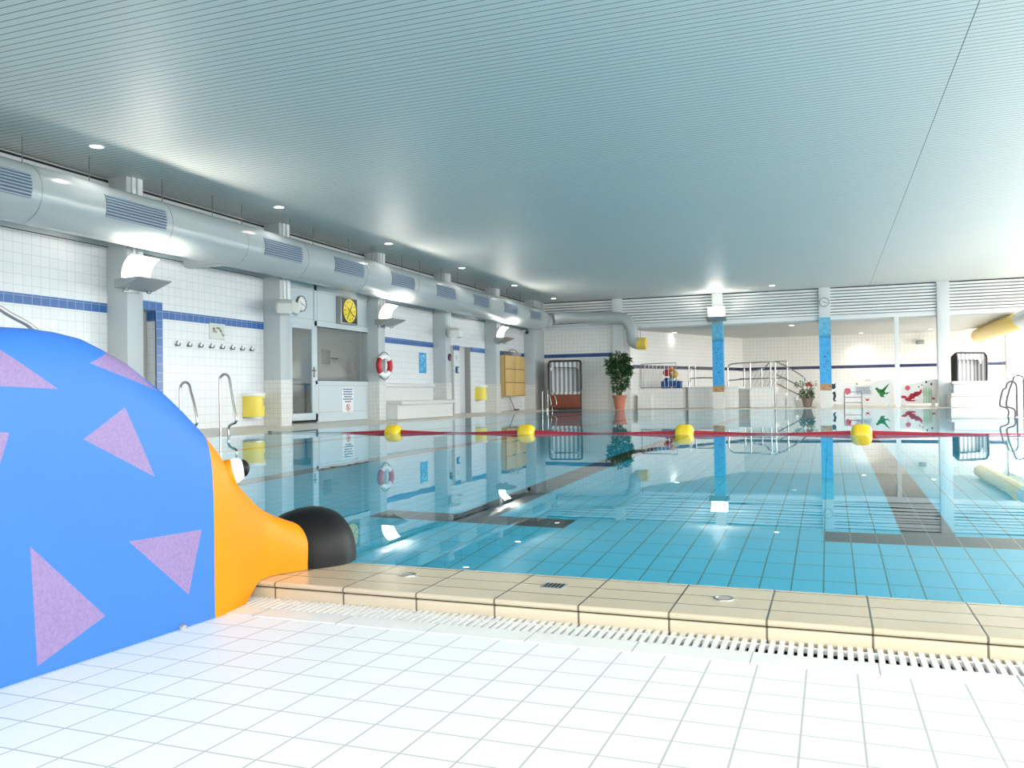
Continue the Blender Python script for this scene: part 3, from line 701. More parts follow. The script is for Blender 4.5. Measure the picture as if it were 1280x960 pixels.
# loudspeakers
def speakers(y, lb, first=None):
    t = thing('loudspeaker', lb, 'loudspeaker', (-10.3, y, 2.42), 'double loudspeakers on the columns')
    mb = MB(); mb.box(-10.33, -10.27, y - .05, y + .05, 2.30, 2.62, 0, .01); mb.build('bracket', 'offwhite', t)
    for s in (-1, 1):
        mb = MB(); mb.box(-.12, .12, -.15, .15, -.11, .11, 0, .02)
        bmesh.ops.rotate(mb.bm, verts=mb.bm.verts, cent=(0, 0, 0), matrix=Matrix.Rotation(.45, 3, 'Y')); mb.rotz(s * .8); mb.move((-10.1, y + s * .17, 2.42)); mb.build('speaker_box', 'offwhite', t)
        mb = MB(); mb.box(.118, .126, -.12, .12, -.085, .085); bmesh.ops.rotate(mb.bm, verts=mb.bm.verts, cent=(0, 0, 0), matrix=Matrix.Rotation(.45, 3, 'Y')); mb.rotz(s * .8); mb.move((-10.1, y + s * .17, 2.42)); mb.build('speaker_grille', 'taupe' if s > 0 else 'offwhite', t)
    return t
s1 = speakers(14.30, 'pair of white box loudspeakers on the column left of the round clock')
speakers(22.36, 'pair of grey loudspeakers on the column left of the tall narrow doors')

# signs
t = thing('notice_sign', 'white notice with blue text lines and a red ban symbol below the office window', 'sign', (OX, 17.34, .55))
mb = MB(); mb.box(OX - .012, OX - .004, 17.09, 17.59, .26, .83, 0, .002); mb.build('plate', 'paper', t)
mb = MB()
for i, (a, b) in enumerate(((.04, .46), (.06, .44), (.05, .45), (.08, .42), (.04, .46), (.12, .38))):
    z = .775 - i * .058; y = 17.09 + a
    while y < 17.09 + b - .02:
        wd = .04 + random.random() * .05; mb.box(OX - .004, OX - .002, y, min(y + wd, 17.09 + b), z, z + .03); y += wd + .015
mb.build('lettering', 'text_blue', t)
mb = MB(); mb.lathe([(.085, 0), (.085, .004), (.065, .004), (.065, 0)], (OX - .005, 17.34, .365), 'x', 0, 28)
mb.prism([(OX - .003, 17.285, .42), (OX - .003, 17.30, .43), (OX - .003, 17.395, .31), (OX - .003, 17.38, .30)], (.002, 0, 0)); mb.build('ban_ring', 'red', t)
mb = MB(); mb.box(OX - .004, OX - .0025, 17.32, 17.36, .33, .40); mb.build('pictogram', 'black', t)
t = thing('poster', 'tall narrow blue poster on the white tiles above the heated bench', 'poster', (XW, 21.5, 1.54))
mb = MB(); mb.box(XW, XW + .012, 21.29, 21.73, 1.25, 1.83); mb.build('sheet', 'poster_blue', t)
mb = MB()
for i in range(22):
    a, b = 21.33 + random.random() * .3, 1.3 + random.random() * .45; mb.box(XW + .012, XW + .0135, a, a + .03 + .06 * random.random(), b, b + .02)
mb.build('printed_text', 'poster_pale', t)
t = thing('notice_sign', 'small round black and red sign on the column beside the narrow doors', 'sign', (-10.33, 22.45, 1.72))
mb = MB(); mb.lathe([(.11, 0), (.11, .012), (.001, .012)], (-10.318, 22.42, 1.72), 'x', 0, 20); mb.build('plate', 'black', t)
mb = MB(); mb.lathe([(.05, .013), (.05, .016), (.001, .016)], (-10.318, 22.45, 1.69), 'x', 0, 14); mb.build('mark', 'pink_motif', t)
t = thing('switch_panel', 'small dark switch panel on the tiled pier between the narrow doors', 'switch', (XW, 23.85, 1.4))
mb = MB(); mb.box(XW, XW + .03, 23.76, 23.97, 1.29, 1.5, 0, .004); mb.build('plate', 'text_blue', t)
mb = MB(); mb.box(XW + .03, XW + .036, 23.87, 23.95, 1.32, 1.46); mb.build('label_field', 'paper', t)
mb = MB(); mb.box(XW, XW + .04, 23.8, 23.86, 1.72, 1.84, 0, .005); o = mb.build('thermostat', 'offwhite'); tag(o, 'tiny pale thermostat above the dark switch panel', 'thermostat')
mb = MB(); mb.box(XW - .19, XW - .175, 24.12, 24.24, 1.66, 1.71, 0, .004); o = mb.build('door_sign', 'red'); tag(o, 'tiny red sign on the grey white narrow door', 'sign')
# life ring
t = thing('life_ring', 'red and white life ring hanging beside the office window', 'life ring', (-10.2, 18.35, 1.36))
ro = Matrix.Rotation(-.12, 3, 'Z')
def ringseg(a0, a1, mi_mat, r=.068, RR=.235, nm='band'):
    mb = MB(); pts = []
    for i in range(13):
        a = a0 + (a1 - a0) * i / 12; pts.append(Vector((-10.2, 18.35, 1.36)) + ro @ Vector((0, RR * math.sin(a), RR * math.cos(a))))
    mb.tube(pts, r, 0, 14); mb.build(nm, mi_mat, t)
mb = MB(); pts = [Vector((-10.2, 18.35, 1.36)) + ro @ Vector((0, .235 * math.sin(2 * PI * i / 32), .235 * math.cos(2 * PI * i / 32))) for i in range(33)]; mb.tube(pts, .066, 0, 14); mb.build('ring', 'gloss_white', t)
for q in (1, 3): ringseg(q * PI / 2 - .72, q * PI / 2 + .72, 'red', .0685, nm='red_band')
mb = MB()
for q in range(4):
    a0 = q * PI / 2 - .62
    pts = [Vector((-10.2, 18.35, 1.36)) + ro @ Vector((0, (.31 + .03 * math.sin(PI * i / 8)) * math.sin(a0 + i * 1.24 / 8), (.31 + .03 * math.sin(PI * i / 8)) * math.cos(a0 + i * 1.24 / 8))) for i in range(9)]; mb.tube(pts, .008, 0, 6)
mb.build('grab_line', 'black', t)
mb = MB(); mb.tube([(-10.33, 18.35, 1.6), (-10.2, 18.35, 1.6)], .01); mb.build('hanger', 'steel', t)
# heated bench along the wall
t = thing('tiled_bench', 'white tiled two-step heated bench along the left wall', 'bench', (-10.4, 20.1, .05))
mb = MB(); mb.box(XW + .004, -10.02, 18.66, 21.95, .03, .40, 0); mb.build('base', 'bench_tile', t)
mb = MB(); mb.box(XW + .004, -9.92, 18.72, 22.0, .38, .50, 0, .05, 4); mb.build('seat', 'bench_tile', t)
mb = MB(); mb.box(XW + .004, -10.42, 18.64, 21.5, .50, .86, 0); mb.build('backrest', 'bench_tile', t)
mb = MB(); mb.box(XW + .004, -10.34, 18.64, 21.5, .84, .94, 0, .03, 3); mb.build('ledge', 'bench_tile', t)
# pale wooden cabinet with six doors
t = thing('locker_cabinet', 'pale wooden wall cabinet with six doors near the far left corner', 'cabinet', (XW, 28, .55))
mb = MB(); mb.box(XW + .012, -10.40, 27.05, 29.1, .55, 1.98, 0, .004); mb.build('body', 'wood_side', t)
mb = MB(); mb.box(-10.40, -10.385, 27.06, 29.09, .56, 1.97); mb.build('recess', 'wood_dark', t)
for i in range(2):
    for j in range(3):
        y0 = 27.07 + i * 1.01; z0 = .56 + j * .472
        mb = MB(); mb.box(-10.39, -10.365, y0 + .012, y0 + .995, z0 + .010, z0 + .460, 0, .004)
        dd = mb.build('door', 'pale_wood', t)
        mb = MB(); mb.box(-10.366, -10.362, y0 + .49, y0 + .51, z0 + .02, z0 + .45); k_ = mb.build('panel_seam', 'wood_side', dd)
t = thing('basket', 'small grey basket lying on the pale wooden cabinet', 'basket', (-10.55, 28.3, 1.98))
mb = MB(); mb.loft([[(-10.70, 27.95, 1.98), (-10.42, 27.95, 1.98), (-10.42, 28.75, 1.98), (-10.70, 28.75, 1.98)], [(-10.73, 27.88, 2.1), (-10.39, 27.88, 2.1), (-10.39, 28.82, 2.1), (-10.73, 28.82, 2.1)]], 0); mb.build('body', 'taupe', t)
mb = MB(); mb.tube(bez([(-10.55, 27.9, 2.1), (-10.55, 28.1, 2.2), (-10.55, 28.6, 2.2), (-10.55, 28.8, 2.1)], 6), .015, 0, 8); mb.build('handle', 'dark_steel', t)
t = thing('floor_squeegee', 'black floor squeegee leaning on the wall under the pale wooden cabinet', 'squeegee', (-10.5, 28.35, .04))
mb = MB(); mb.tube([(-10.52, 28.35, .06), (-10.70, 28.32, .54)], .015); mb.build('handle', 'dark_steel', t)
mb = MB(); mb.box(-10.54, -10.50, 28.3, 28.75, .045, .09, 0, .004); mb.build('blade', 'black', t)
t = thing('security_camera', 'small black security camera high in the far left corner', 'camera', (-10.6, 29.7, 2.93))
mb = MB(); mb.ball((-10.5, 29.7, 2.92), .07, 0); mb.build('lens_ball', 'black', t)
mb = MB(); mb.tube([(XW, 29.62, 2.98), (-10.56, 29.62, 2.98), (-10.5, 29.7, 2.94)], .025); mb.build('arm', 'white_plastic', t)

# ------------------------------------------------------------------ far wall
def make_beach_chair():
    t = thing('beach_chair', '', 'beach chair', (0, 0, 0))
    W, H, D = .60, 1.84, .62          # half width, height, depth; front faces -Y
    for s in (-1, 1):
        mb = MB(); mb.prism([(s * W, -.30, .03), (s * W, .50, .03), (s * W, .55, .75), (s * W, .56, 1.22), (s * W, .46, 1.46), (s * W, -.16, H), (s * W, -.24, 1.7), (s * W, -.2, .8), (s * W, -.36, .62)], (-s * .035, 0, 0)); mb.build('side_panel', 'wicker_dark', t)
    mb = MB(); mb.prism([(-W, .50, .03), (-W, .55, .75), (-W, .56, 1.22), (-W, .46, 1.46), (-W, -.16, H), (-W, -.16, H - .035), (-W, .43, 1.42), (-W, .52, 1.2), (-W, .51, .75), (-W, .46, .03)], (2 * W, 0, 0)); mb.build('hood', 'wicker_dark', t)
    mb = MB(); mb.tube(bez([(-W, -.22, .75), (-W, -.25, 1.6), (-W + .01, -.2, H - .08), (-W + .1, -.17, H), (0, -.17, H), (W - .1, -.17, H), (W - .01, -.2, H - .08), (W, -.25, 1.6), (W, -.22, .75)], 4), .035, 0, 8); mb.build('rim', 'black', t)
    mb = MB(); mb.box(-W + .04, W - .04, .16, .26, .62, 1.66, 0, .04); mb.build('back_cushion', 'stripe', t)
    mb = MB(); mb.box(-W + .04, W - .04, -.32, .2, .58, .68, 0, .03); mb.build('seat_cushion', 'stripe', t)
    mb = MB(); mb.box(-W + .05, W - .05, -.17, -.13, 1.60, 1.80, 0, .01); mb.build('valance', 'stripe', t)
    for s in (-1, 1):
        mb = MB(); mb.prism([(s * (W - .036), -.19, .64), (s * (W - .036), .45, .64), (s * (W - .036), .45, 1.38), (s * (W - .036), -.15, 1.78), (s * (W - .036), -.22, 1.7)], (-s * .012, 0, 0)); mb.build('lining', 'stripe', t)
        mb = MB(); mb.prism([(s * (W - .05), -.12, 1.72), (s * (W - .26), -.1, 1.72), (s * (W - .06), -.06, 1.45)], (0, .05, 0)); mb.build('head_pillow', 'gloss_white', t)
    mb = MB(); mb.box(-W + .03, W - .03, -.34, .46, .10, .58, 0, .01); mb.build('base_box', 'wicker', t)
    mb = MB(); mb.box(-W - .01, W + .01, -.37, .5, .03, .1, 0, .008); mb.build('plinth', 'wicker_dark', t)
    return t
bc = make_beach_chair(); bc.rotation_euler = (0, 0, .27); bc.location = (-9.27, 30.45, 0.0); bc['label'] = 'striped hooded beach chair with red brown base standing front-on at the far left wall'
bc2 = dup(bc, (4.42, 32.6, -.02), 'striped hooded beach chair with black hood behind the right tiled bench', .60)

def foliage(mb, c, rx, rz, n_, ls, mi, droop=.5):
    for i in range(n_):
        while True:
            q = Vector((random.uniform(-1, 1), random.uniform(-1, 1), random.uniform(-1, 1)))
            if q.length < 1: break
        p_ = Vector(c) + Vector((q.x * rx, q.y * rx, q.z * rz))
        d = Vector((q.x + random.uniform(-.5, .5), q.y + random.uniform(-.5, .5), random.uniform(-droop, .4))).normalized()
        s_ = d.cross(Vector((random.uniform(-.3, .3), random.uniform(-.3, .3), 1))).normalized(); ln = ls * random.uniform(.7, 1.3); w_ = ln * .2
        up = s_.cross(d) * ln * .08
        a = mb.bm.verts.new(p_); b = mb.bm.verts.new(p_ + d * ln * .5 + s_ * w_ + up); c2 = mb.bm.verts.new(p_ + d * ln - Vector((0, 0, ln * .2))); e = mb.bm.verts.new(p_ + d * ln * .5 - s_ * w_ + up)
        for tri in ((a, b, c2), (a, c2, e)):
            f = mb.bm.faces.new(tri); f.material_index = random.choice(mi)
t = thing('potted_tree', 'tall leafy green plant in a terracotta pot before the far column', 'plant', (-7.15, 30.25, .015))
mb = MB(); mb.lathe([(.001, 0), (.17, 0), (.235, .44), (.265, .44), (.265, .52), (.235, .52), (.22, .47), (.001, .47)], (-7.15, 30.25, .015), 'z', 0, 28); mb.build('pot', 'terracotta', t)
mb = MB(); mb.lathe([(.22, .462), (.22, .475)], (-7.15, 30.25, .015), 'z', 0, 20); mb.build('soil', 'soil', t)
mb = MB()
for i in range(6):
    a = i * 1.05; mb.tube(bez([(-7.15 + .08 * math.cos(a), 30.25 + .08 * math.sin(a), .48), (-7.15 + .11 * math.cos(a), 30.25 + .1 * math.sin(a), 1.0), (-7.15 + .2 * math.cos(a + .4), 30.25 + .2 * math.sin(a + .4), 1.75)], 6), .014, 0, 6)
mb.build('stem', 'stem', t)
mb = MB()
for c_, rx, rz, n_ in (((-7.12, 30.25, 1.0), .25, .42, 240), ((-7.18, 30.25, 1.45), .36, .35, 310), ((-7.15, 30.25, 1.85), .30, .28, 200), ((-7.42, 30.2, 1.75), .18, .2, 110), ((-6.85, 30.2, 1.45), .14, .3, 130), ((-6.92, 30.25, 1.85), .14, .2, 70)):
    foliage(mb, c_, rx, rz, n_, .17, [0, 0, 1])
o = mb.build('foliage', ['leaf', 'leaf_mid'], t)

# ------------------------------------------------------------------ alcove: low ledge, raised tub, stairs, railings
mb = MB()
mb.prism([(-6.84, 31.87, 0.02), (-5.15, 31.87, .02), (-3.9, 36.5, .02), (-4.85, 36.5, .02)], (0, 0, .74)); mb.box(-6.75, -6.25, 31.5, 31.88, .02, .50)
mb.box(-6.8, -6.2, 31.52, 31.88, .49, .55)
S(mb, 'floor_ledge', 'wall_tile_grey')
mb = MB()
foot = [(-5.35, 33.2), (-4.93, 32.0), (-3.12, 32.0), (-3.12, 34.2), (-4.2, 35.5), (-5.0, 34.6)]
mb.prism([(x, y, .02) for x, y in foot], (0, 0, .76))
cx, cy = -4.2, 33.5
mb.prism([(cx + (x - cx) * 1.02, cy + (y - cy) * 1.02, .74) for x, y in foot], (0, 0, .06), 1)
mb.box(-3.12, -2.70, 32.55, 34.4, .02, .73); mb.box(-2.72, -1.86, 32.0, 34.4, .02, .73)
mb.box(-3.12, -1.83, 31.98, 34.4, .69, .74, 1)
S(mb, 'wall_tub', ['wall_tile_grey', 'white_paint'])
t = thing('stairs', 'low white edged steps descending from the raised tub to the flower pot', 'stairs', (-1.2, 32.6, .02))
for i, (x0, z1) in enumerate(((-1.825, .56), (-1.48, .42), (-1.14, .28), (-.80, .16))):
    mb = MB(); mb.box(x0, x0 + .36, 32.16, 33.4, .02, z1); mb.box(x0 + .30, x0 + .37, 32.15, 33.4, z1 - .10, z1 + .005, 1); mb.build('step', ['wall_tile_grey', 'gloss_white'], t)
t = thing('handrail', 'stainless handrail with posts over the steps right of the first blue column', 'railing', (-2.6, 32.1, .74))
def post(x, y, z0, z1, r=.028, m_='steel', tt=None):
    mb = MB(); mb.tube([(x, y, z0), (x, y, z1)], r, 0, 10); mb.build('post', m_, tt or t)
def rail(pts, r=.024, m_='steel', tt=None, k=4, nm='rail'):
    mb = MB(); mb.tube(bez(pts, k), r, 0, 8); mb.build(nm, m_, tt or t)
post(-3.5, 32.1, .80, 1.48); post(-2.70, 32.05, .72, 1.64); post(-1.98, 32.05, .72, 1.66); post(-1.82, 32.07, .03, 1.62); post(-.86, 32.07, .03, 1.10)
rail([(-3.5, 32.1, 1.46), (-3.36, 32.1, 1.62), (-2.7, 32.05, 1.65), (-1.98, 32.05, 1.66), (-1.64, 32.07, 1.60), (-.86, 32.07, 1.10), (-.84, 32.07, .95)], k=5)
rail([(-3.5, 32.1, 1.02), (-2.7, 32.05, 1.06), (-1.82, 32.05, 1.06)]); rail([(-1.82, 32.07, 1.22), (-.9, 32.07, .72)]); rail([(-1.75, 32.07, .86), (-.95, 32.07, .42)])
t = thing('handrail', 'second rear stainless handrail behind the steps and tub', 'railing', (-2.4, 34.2, .74))
post(-3.1, 34.2, .73, 1.5); post(-2.45, 34.2, .73, 1.5); post(-1.5, 34.2, .5, 1.72)
rail([(-3.3, 34.2, 1.42), (-2.45, 34.2, 1.45), (-2.1, 34.2, 1.72), (-1.5, 34.2, 1.75)]); rail([(-3.3, 34.2, 1.1), (-2.4, 34.2, 1.1), (-1.5, 34.2, 1.1)])
for i in range(9):
    mb = MB(); mb.tube([(-3.05 + i * .16, 34.2, .78), (-2.75 + i * .16, 34.2, 1.4)], .008, 0, 6); mb.build('baluster', 'steel', t)
t = thing('handrail', 'low curved stainless rail around the tub left of the first blue column', 'railing', (-4.6, 33.0, .8))
post(-5.0, 32.6, .78, 1.62, tt=t); post(-4.82, 33.0, .78, 1.64, tt=t); post(-4.05, 32.4, .78, 1.45, tt=t); post(-5.05, 33.4, .78, 1.5, tt=t)
rail([(-5.12, 33.6, 1.38), (-5.05, 33.2, 1.46), (-4.95, 32.7, 1.5), (-4.4, 32.35, 1.5), (-3.7, 32.3, 1.45)]); rail([(-5.12, 33.6, 1.02), (-4.95, 32.7, 1.12), (-4.4, 32.35, 1.14), (-3.7, 32.3, 1.1)])
t = thing('barrier_fence', 'white barred barrier standing on the low ledge beside the toys', 'fence', (-6.05, 32.0, .76))
mb = MB(); mb.tube([(-6.71, 32.0, .80), (-6.71, 32.0, 1.70), (-5.38, 32.0, 1.72), (-5.38, 32.0, .82), (-6.71, 32.0, .80)], .02, 0, 8); mb.build('frame', 'grey_metal', t)
for i in range(8):
    x = -6.56 + i * .148; mb = MB(); mb.tube([(x, 32.0, .81), (x, 32.0, 1.71)], .010, 0, 6); mb.build('bar', 'white_plastic', t)
for x in (-6.5, -5.55):
    mb = MB(); mb.tube([(x, 32.0, .76), (x, 32.0, .82)], .02, 0, 8); mb.build('foot', 'white_plastic', t)
t = thing('crate', 'blue plastic toy crate on the ledge behind the white barrier', 'crate', (-5.63, 32.5, .76))
mb = MB(); z0, z1 = .762, 1.02
for b in ((-5.99, -5.29, 32.2, 32.22, z0, z1), (-5.99, -5.29, 32.78, 32.8, z0, z1), (-5.99, -5.97, 32.2, 32.8, z0, z1), (-5.31, -5.29, 32.2, 32.8, z0, z1), (-5.99, -5.29, 32.2, 32.8, z0, z0 + .02)): mb.box(*b)
mb.build('body', 'toy_blue', t)
mb = MB(); mb.tube([(-6.0, 32.19, z1), (-5.28, 32.19, z1), (-5.28, 32.81, z1), (-6.0, 32.81, z1), (-6.0, 32.19, z1)], .02, 0, 6); mb.build('rim', 'toy_blue', t)
for i, (x, y, z, r, m_, lb) in enumerate(((-5.80, 32.36, 1.36, .145, 'red', 'large red ball at the left on the heap in the blue toy crate'), (-5.50, 32.36, 1.30, .145, 'duct_yellow', 'yellow ball on the heap in the blue toy crate'),
        (-5.66, 32.36, 1.05, .13, 'sky_blue', 'light blue ball near the crate rim under the red ball'), (-5.86, 32.62, 1.08, .11, 'toy_blue', 'dark blue ball at the left of the blue toy crate'), (-5.64, 32.58, 1.50, .11, 'orange', 'orange ball on top of the toy heap in the blue crate'), (-5.45, 32.63, 1.02, .11, 'white_plastic', 'white ball at the right of the blue toy crate'), (-5.63, 32.64, 1.24, .12, 'orange', 'orange ball behind the yellow one in the blue toy crate'))):
    mb = MB(); mb.ball((x, y, z), r, 0, (1, 1, .95), 18, 12); o = mb.build('toy_ball', m_); tag(o, lb, 'ball', 'toys in the blue crate')
# flower pot
t = thing('potted_flower', 'flowering plant with red blooms in a brown pot beside the steps', 'plant', (-.72, 31.62, .02))
mb = MB(); mb.lathe([(.001, 0), (.12, 0), (.19, .28), (.21, .28), (.21, .33), (.18, .33), (.17, .29), (.001, .29)], (-.72, 31.62, .02), 'z', 0, 24); mb.build('pot', 'pot_brown', t)
mb = MB()
for i in range(8):
    a = i * .8; mb.tube(bez([(-.72, 31.62, .3), (-.72 + .15 * math.cos(a), 31.62 + .15 * math.sin(a), .6), (-.74 + .22 * math.cos(a), 31.62 + .3 * math.sin(a), .86 + .1 * math.sin(3 * a))], 4), .008, 0, 5)
mb.build('stem', 'stem', t)
mb = MB(); foliage(mb, (-.74, 31.62, .5), .2, .18, 110, .16, [0, 1]); foliage(mb, (-.95, 31.62, .85), .16, .1, 40, .12, [0, 1]); foliage(mb, (-.52, 31.62, .8), .10, .14, 20, .10, [0, 1]); mb.build('foliage', ['leaf', 'leaf_mid'], t)
for x, z in ((-.66, .86), (-.60, .78), (-.72, .80)):
    mb = MB()
    for k_ in range(5): mb.ball((x + .03 * math.cos(k_ * 1.26), 31.52, z + .03 * math.sin(k_ * 1.26)), .03, 0, (1, .6, 1), 8, 6)
    mb.build('bloom', 'flower_red', t)

# ------------------------------------------------------------------ painted screens
def board(name, x0, x1, ph, label, group):
    t = thing(name, label, 'screen', ((x0 + x1) / 2, 33, .03), group)
    N = 28; top = [(x0 + (x1 - x0) * i / N, ph(i / N)) for i in range(N + 1)]
    mb = MB(); mb.prism([(x0, 33, .09)] + [(x, 33, z) for x, z in top] + [(x1, 33, .09)], (0, .04, 0)); mb.build('panel', 'gloss_white', t)
    for x in (x0 + .15, x1 - .15):
        mb = MB(); mb.box(x - .05, x + .05, 32.9, 33.15, .02, .09); mb.build('foot', 'white_plastic', t)
    return t
def motif(t, nm, polys, m_, y=32.996):
    mb = MB()
    for P in polys: mb.prism([(x, y, z) for x, z in P], (0, .006, 0))
    mb.build(nm, m_, t)
def blob(cx, cz, rx, rz, n_=14, rot=0, wob=0):
    out = []
    for i in range(n_):
        a = 2 * PI * i / n_; q = 1 + wob * (1 if i % 2 else -1)
        u, v = rx * q * math.cos(a), rz * q * math.sin(a); out.append((cx + u * math.cos(rot) - v * math.sin(rot), cz + u * math.sin(rot) + v * math.cos(rot)))
    return out
t = board('painted_screen', -.06, 2.17, lambda u: .86 + .115 * math.sin(2 * PI * (u * 1.32 + .14)) * (1 if u > .2 else 1) + (.02 if u < .1 else 0), 'white wave-topped painted screen with green turtle and notice beside the second blue column', 'painted white screens')
motif(t, 'fish_motif', [blob(.14, .74, .085, .10), [(.18, .82), (.24, .9), (.20, .74)], [(.06, .8), (.02, .88), (.1, .84)]], 'teal_dark')
motif(t, 'seahorse_motif', [blob(.17, .50, .05, .06), blob(.19, .40, .045, .09), blob(.16, .29, .035, .07), blob(.19, .22, .04, .025), [(.10, .52), (.06, .50), (.12, .48)]], 'teal_dark')
motif(t, 'shell_motif', [blob(.62, .56, .12, .12, 10, .2, .08)], 'pink_motif')
motif(t, 'turtle_motif', [blob(1.74, .52, .16, .085, 14, -.5), blob(1.60, .63, .055, .05), [(1.72, .56), (1.98, .80), (2.02, .82), (1.84, .52)], [(1.66, .46), (1.72, .34), (1.86, .33), (1.80, .42)], [(1.86, .48), (2.03, .52), (1.92, .42)]], 'green_motif')
motif(t, 'crab_motif', [blob(1.28, .24, .06, .035), [(1.22, .27), (1.18, .33), (1.25, .29)], [(1.33, .27), (1.38, .32), (1.31, .29)]], 'coral_red')
motif(t, 'notice_frame', [[(.86, .42), (1.44, .42), (1.44, .74), (.86, .74)]], 'poster_pale', 32.994)
motif(t, 'notice_sheet', [[(.87, .43), (1.43, .43), (1.43, .73), (.87, .73)]], 'paper', 32.992)
mb = MB()
for i in range(6):
    x = .92
    while x < 1.36:
        w_ = .03 + .06 * random.random(); mb.box(x, min(x + w_, 1.39), 32.989, 32.992, .68 - i * .042, .70 - i * .042); x += w_ + .02
mb.build('notice_lettering', 'text_blue', t)
motif(t, 'arch_motif', [[(1.22, .90), (1.25, .95), (1.30, .965), (1.36, .955), (1.42, .90), (1.40, .90), (1.35, .94), (1.30, .95), (1.26, .935), (1.24, .90)], blob(.94, .82, .02, .045)], 'teal_dark')
t = board('painted_screen', 2.32, 3.56, lambda u: .79 + .15 * (0 if u < .25 else (1 - math.cos(PI * min(1, (u - .25) / .65))) / 2), 'white painted screen with red coral and pale green weed beside the plain right column', 'painted white screens')
motif(t, 'shell_motif', [blob(2.60, .65, .085, .09, 10, .3, .1)], 'pink_motif')
motif(t, 'coral_motif', [blob(2.48, .33, .10, .05, 12, -.1, .12), blob(2.62, .26, .12, .06, 12, .2, .15), blob(2.75, .36, .12, .10, 12, .5, .15), blob(2.88, .43, .10, .09, 12, .6, .15), [(2.92, .46), (3.04, .62), (3.06, .5), (2.98, .38)], blob(2.70, .20, .16, .03)], 'coral_red')
motif(t, 'seaweed_motif', [[(x, .12), (x + .03, .3), (x - .03 + dx_, .5), (x + .04, .80 - .05 * i), (x + .08, .5), (x + .07, .3), (x + .05, .12)] for i, (x, dx_) in enumerate(((3.08, .02), (3.16, 0), (3.24, .02), (3.31, 0)))], 'pale_green')
motif(t, 'bubbles_motif', [blob(3.20, .85, .03, .045), blob(3.36, .77, .03, .045), blob(2.96, .68, .02, .03), blob(3.06, .74, .02, .03)], 'teal_dark')
motif(t, 'crab_motif', [blob(3.42, .26, .05, .03), [(3.38, .28), (3.35, .33), (3.41, .3)]], 'coral_red')

# ------------------------------------------------------------------ right bench by the windows
t = thing('tiled_bench', 'white tiled two-step heated bench at the right behind the pool corner', 'bench', (5.1, 30.4, .02))
mb = MB(); mb.box(3.60, XG - .004, 29.95, 31.05, .01, .36); mb.build('base', 'bench_tile', t)
mb = MB(); mb.box(3.585, XG - .004, 29.88, 31.05, .34, .46, 0, .05, 4); mb.build('seat', 'bench_tile', t)
mb = MB(); mb.box(3.75, XG - .004, 30.45, 31.05, .46, .76); mb.build('backrest', 'bench_tile', t)
mb = MB(); mb.box(3.70, XG - .004, 30.38, 31.05, .74, .84, 0, .03, 3); mb.build('ledge', 'bench_tile', t)
t = thing('spotlight', 'small grey spotlight high on the alcove back wall beside the plain column', 'lamp', (3.6, YB, 2.6))
mb = MB(); mb.box(3.62, 3.72, YB - .1, YB, 2.5, 2.66, 0, .01); mb.build('bracket', 'grey_metal', t)
mb = MB(); mb.box(3.45, 3.75, YB - .26, YB - .1, 2.48, 2.64, 0, .03); mb.build('lamp_head', 'grey_metal', t)

# ------------------------------------------------------------------ pool ladders
def rail_pair(t, x, ys_, hs, side, m_='steel', rr=.021):
    """side=+1: the pool lies towards +X of the edge at x"""
    for y, h in zip(ys_, hs):
        mb = MB()
        q = lambda a, z: (x + side * a, y, z)
        pts = [q(-.20, -.06), q(-.20, .3), q(-.20, h - .12), q(-.17, h - .03), q(-.10, h), q(-.03, h - .04), q(0, h - .14), q(.06, .55), q(.115, .30), q(.10, .22), q(.02, .19), q(-.03, .15), q(-.04, .05), q(.02, -.25), q(.04, -.8)]
        mb.tube(bez(pts, 5), rr, 0, 10); mb.build('rail', m_, t)
        mb = MB(); mb.lathe([(.05, -.004), (.05, .012), (.022, .014)], q(-.20, 0), 'z', 0, 16); mb.build('flange', m_, t)
    for k_, z in enumerate((-.25, -.55)):
        mb = MB(); mb.box(x + side * .02 - .05, x + side * .02 + .06, ys_[0], ys_[1], z - .015, z + .015, 0, .005); mb.build('step', m_, t)
t = thing('pool_ladder', 'polished steel pool ladder rails rising behind the hedgehog slide', 'ladder', (-9.2, 10.9, 0)); rail_pair(t, XD + .005, (10.42, 11.33), (.87, 1.01), 1)
t = thing('pool_ladder', 'pale steel pool ladder rails in the far left pool corner', 'ladder', (-9.2, 28.4, 0)); rail_pair(t, XD + .005, (28.0, 28.6), (.78, .78), 1, 'steel', .016)
t = thing('pool_ladder', 'thin grey pool ladder rails at the right pool edge', 'ladder', (3.5, 20.2, 0)); rail_pair(t, XR - .005, (19.8, 20.5), (.86, .74), -1, 'rail_grey', .018)
t = thing('pool_ladder', 'dark upright ladder frame with rungs in front of the turtle screen', 'ladder', (.72, 29.35, 0))
for x in (.46, .98):
    mb = MB(); mb.tube([(x, 29.34, -1.0), (x, 29.34, .55)], .022, 0, 8); mb.build('rail', 'dark_steel', t)
for z in (.54, .37, .20, -.2, -.5):
    mb = MB(); mb.box(.46, .98, 29.31, 29.37, z - .012, z + .012); mb.build('rung', 'dark_steel', t)

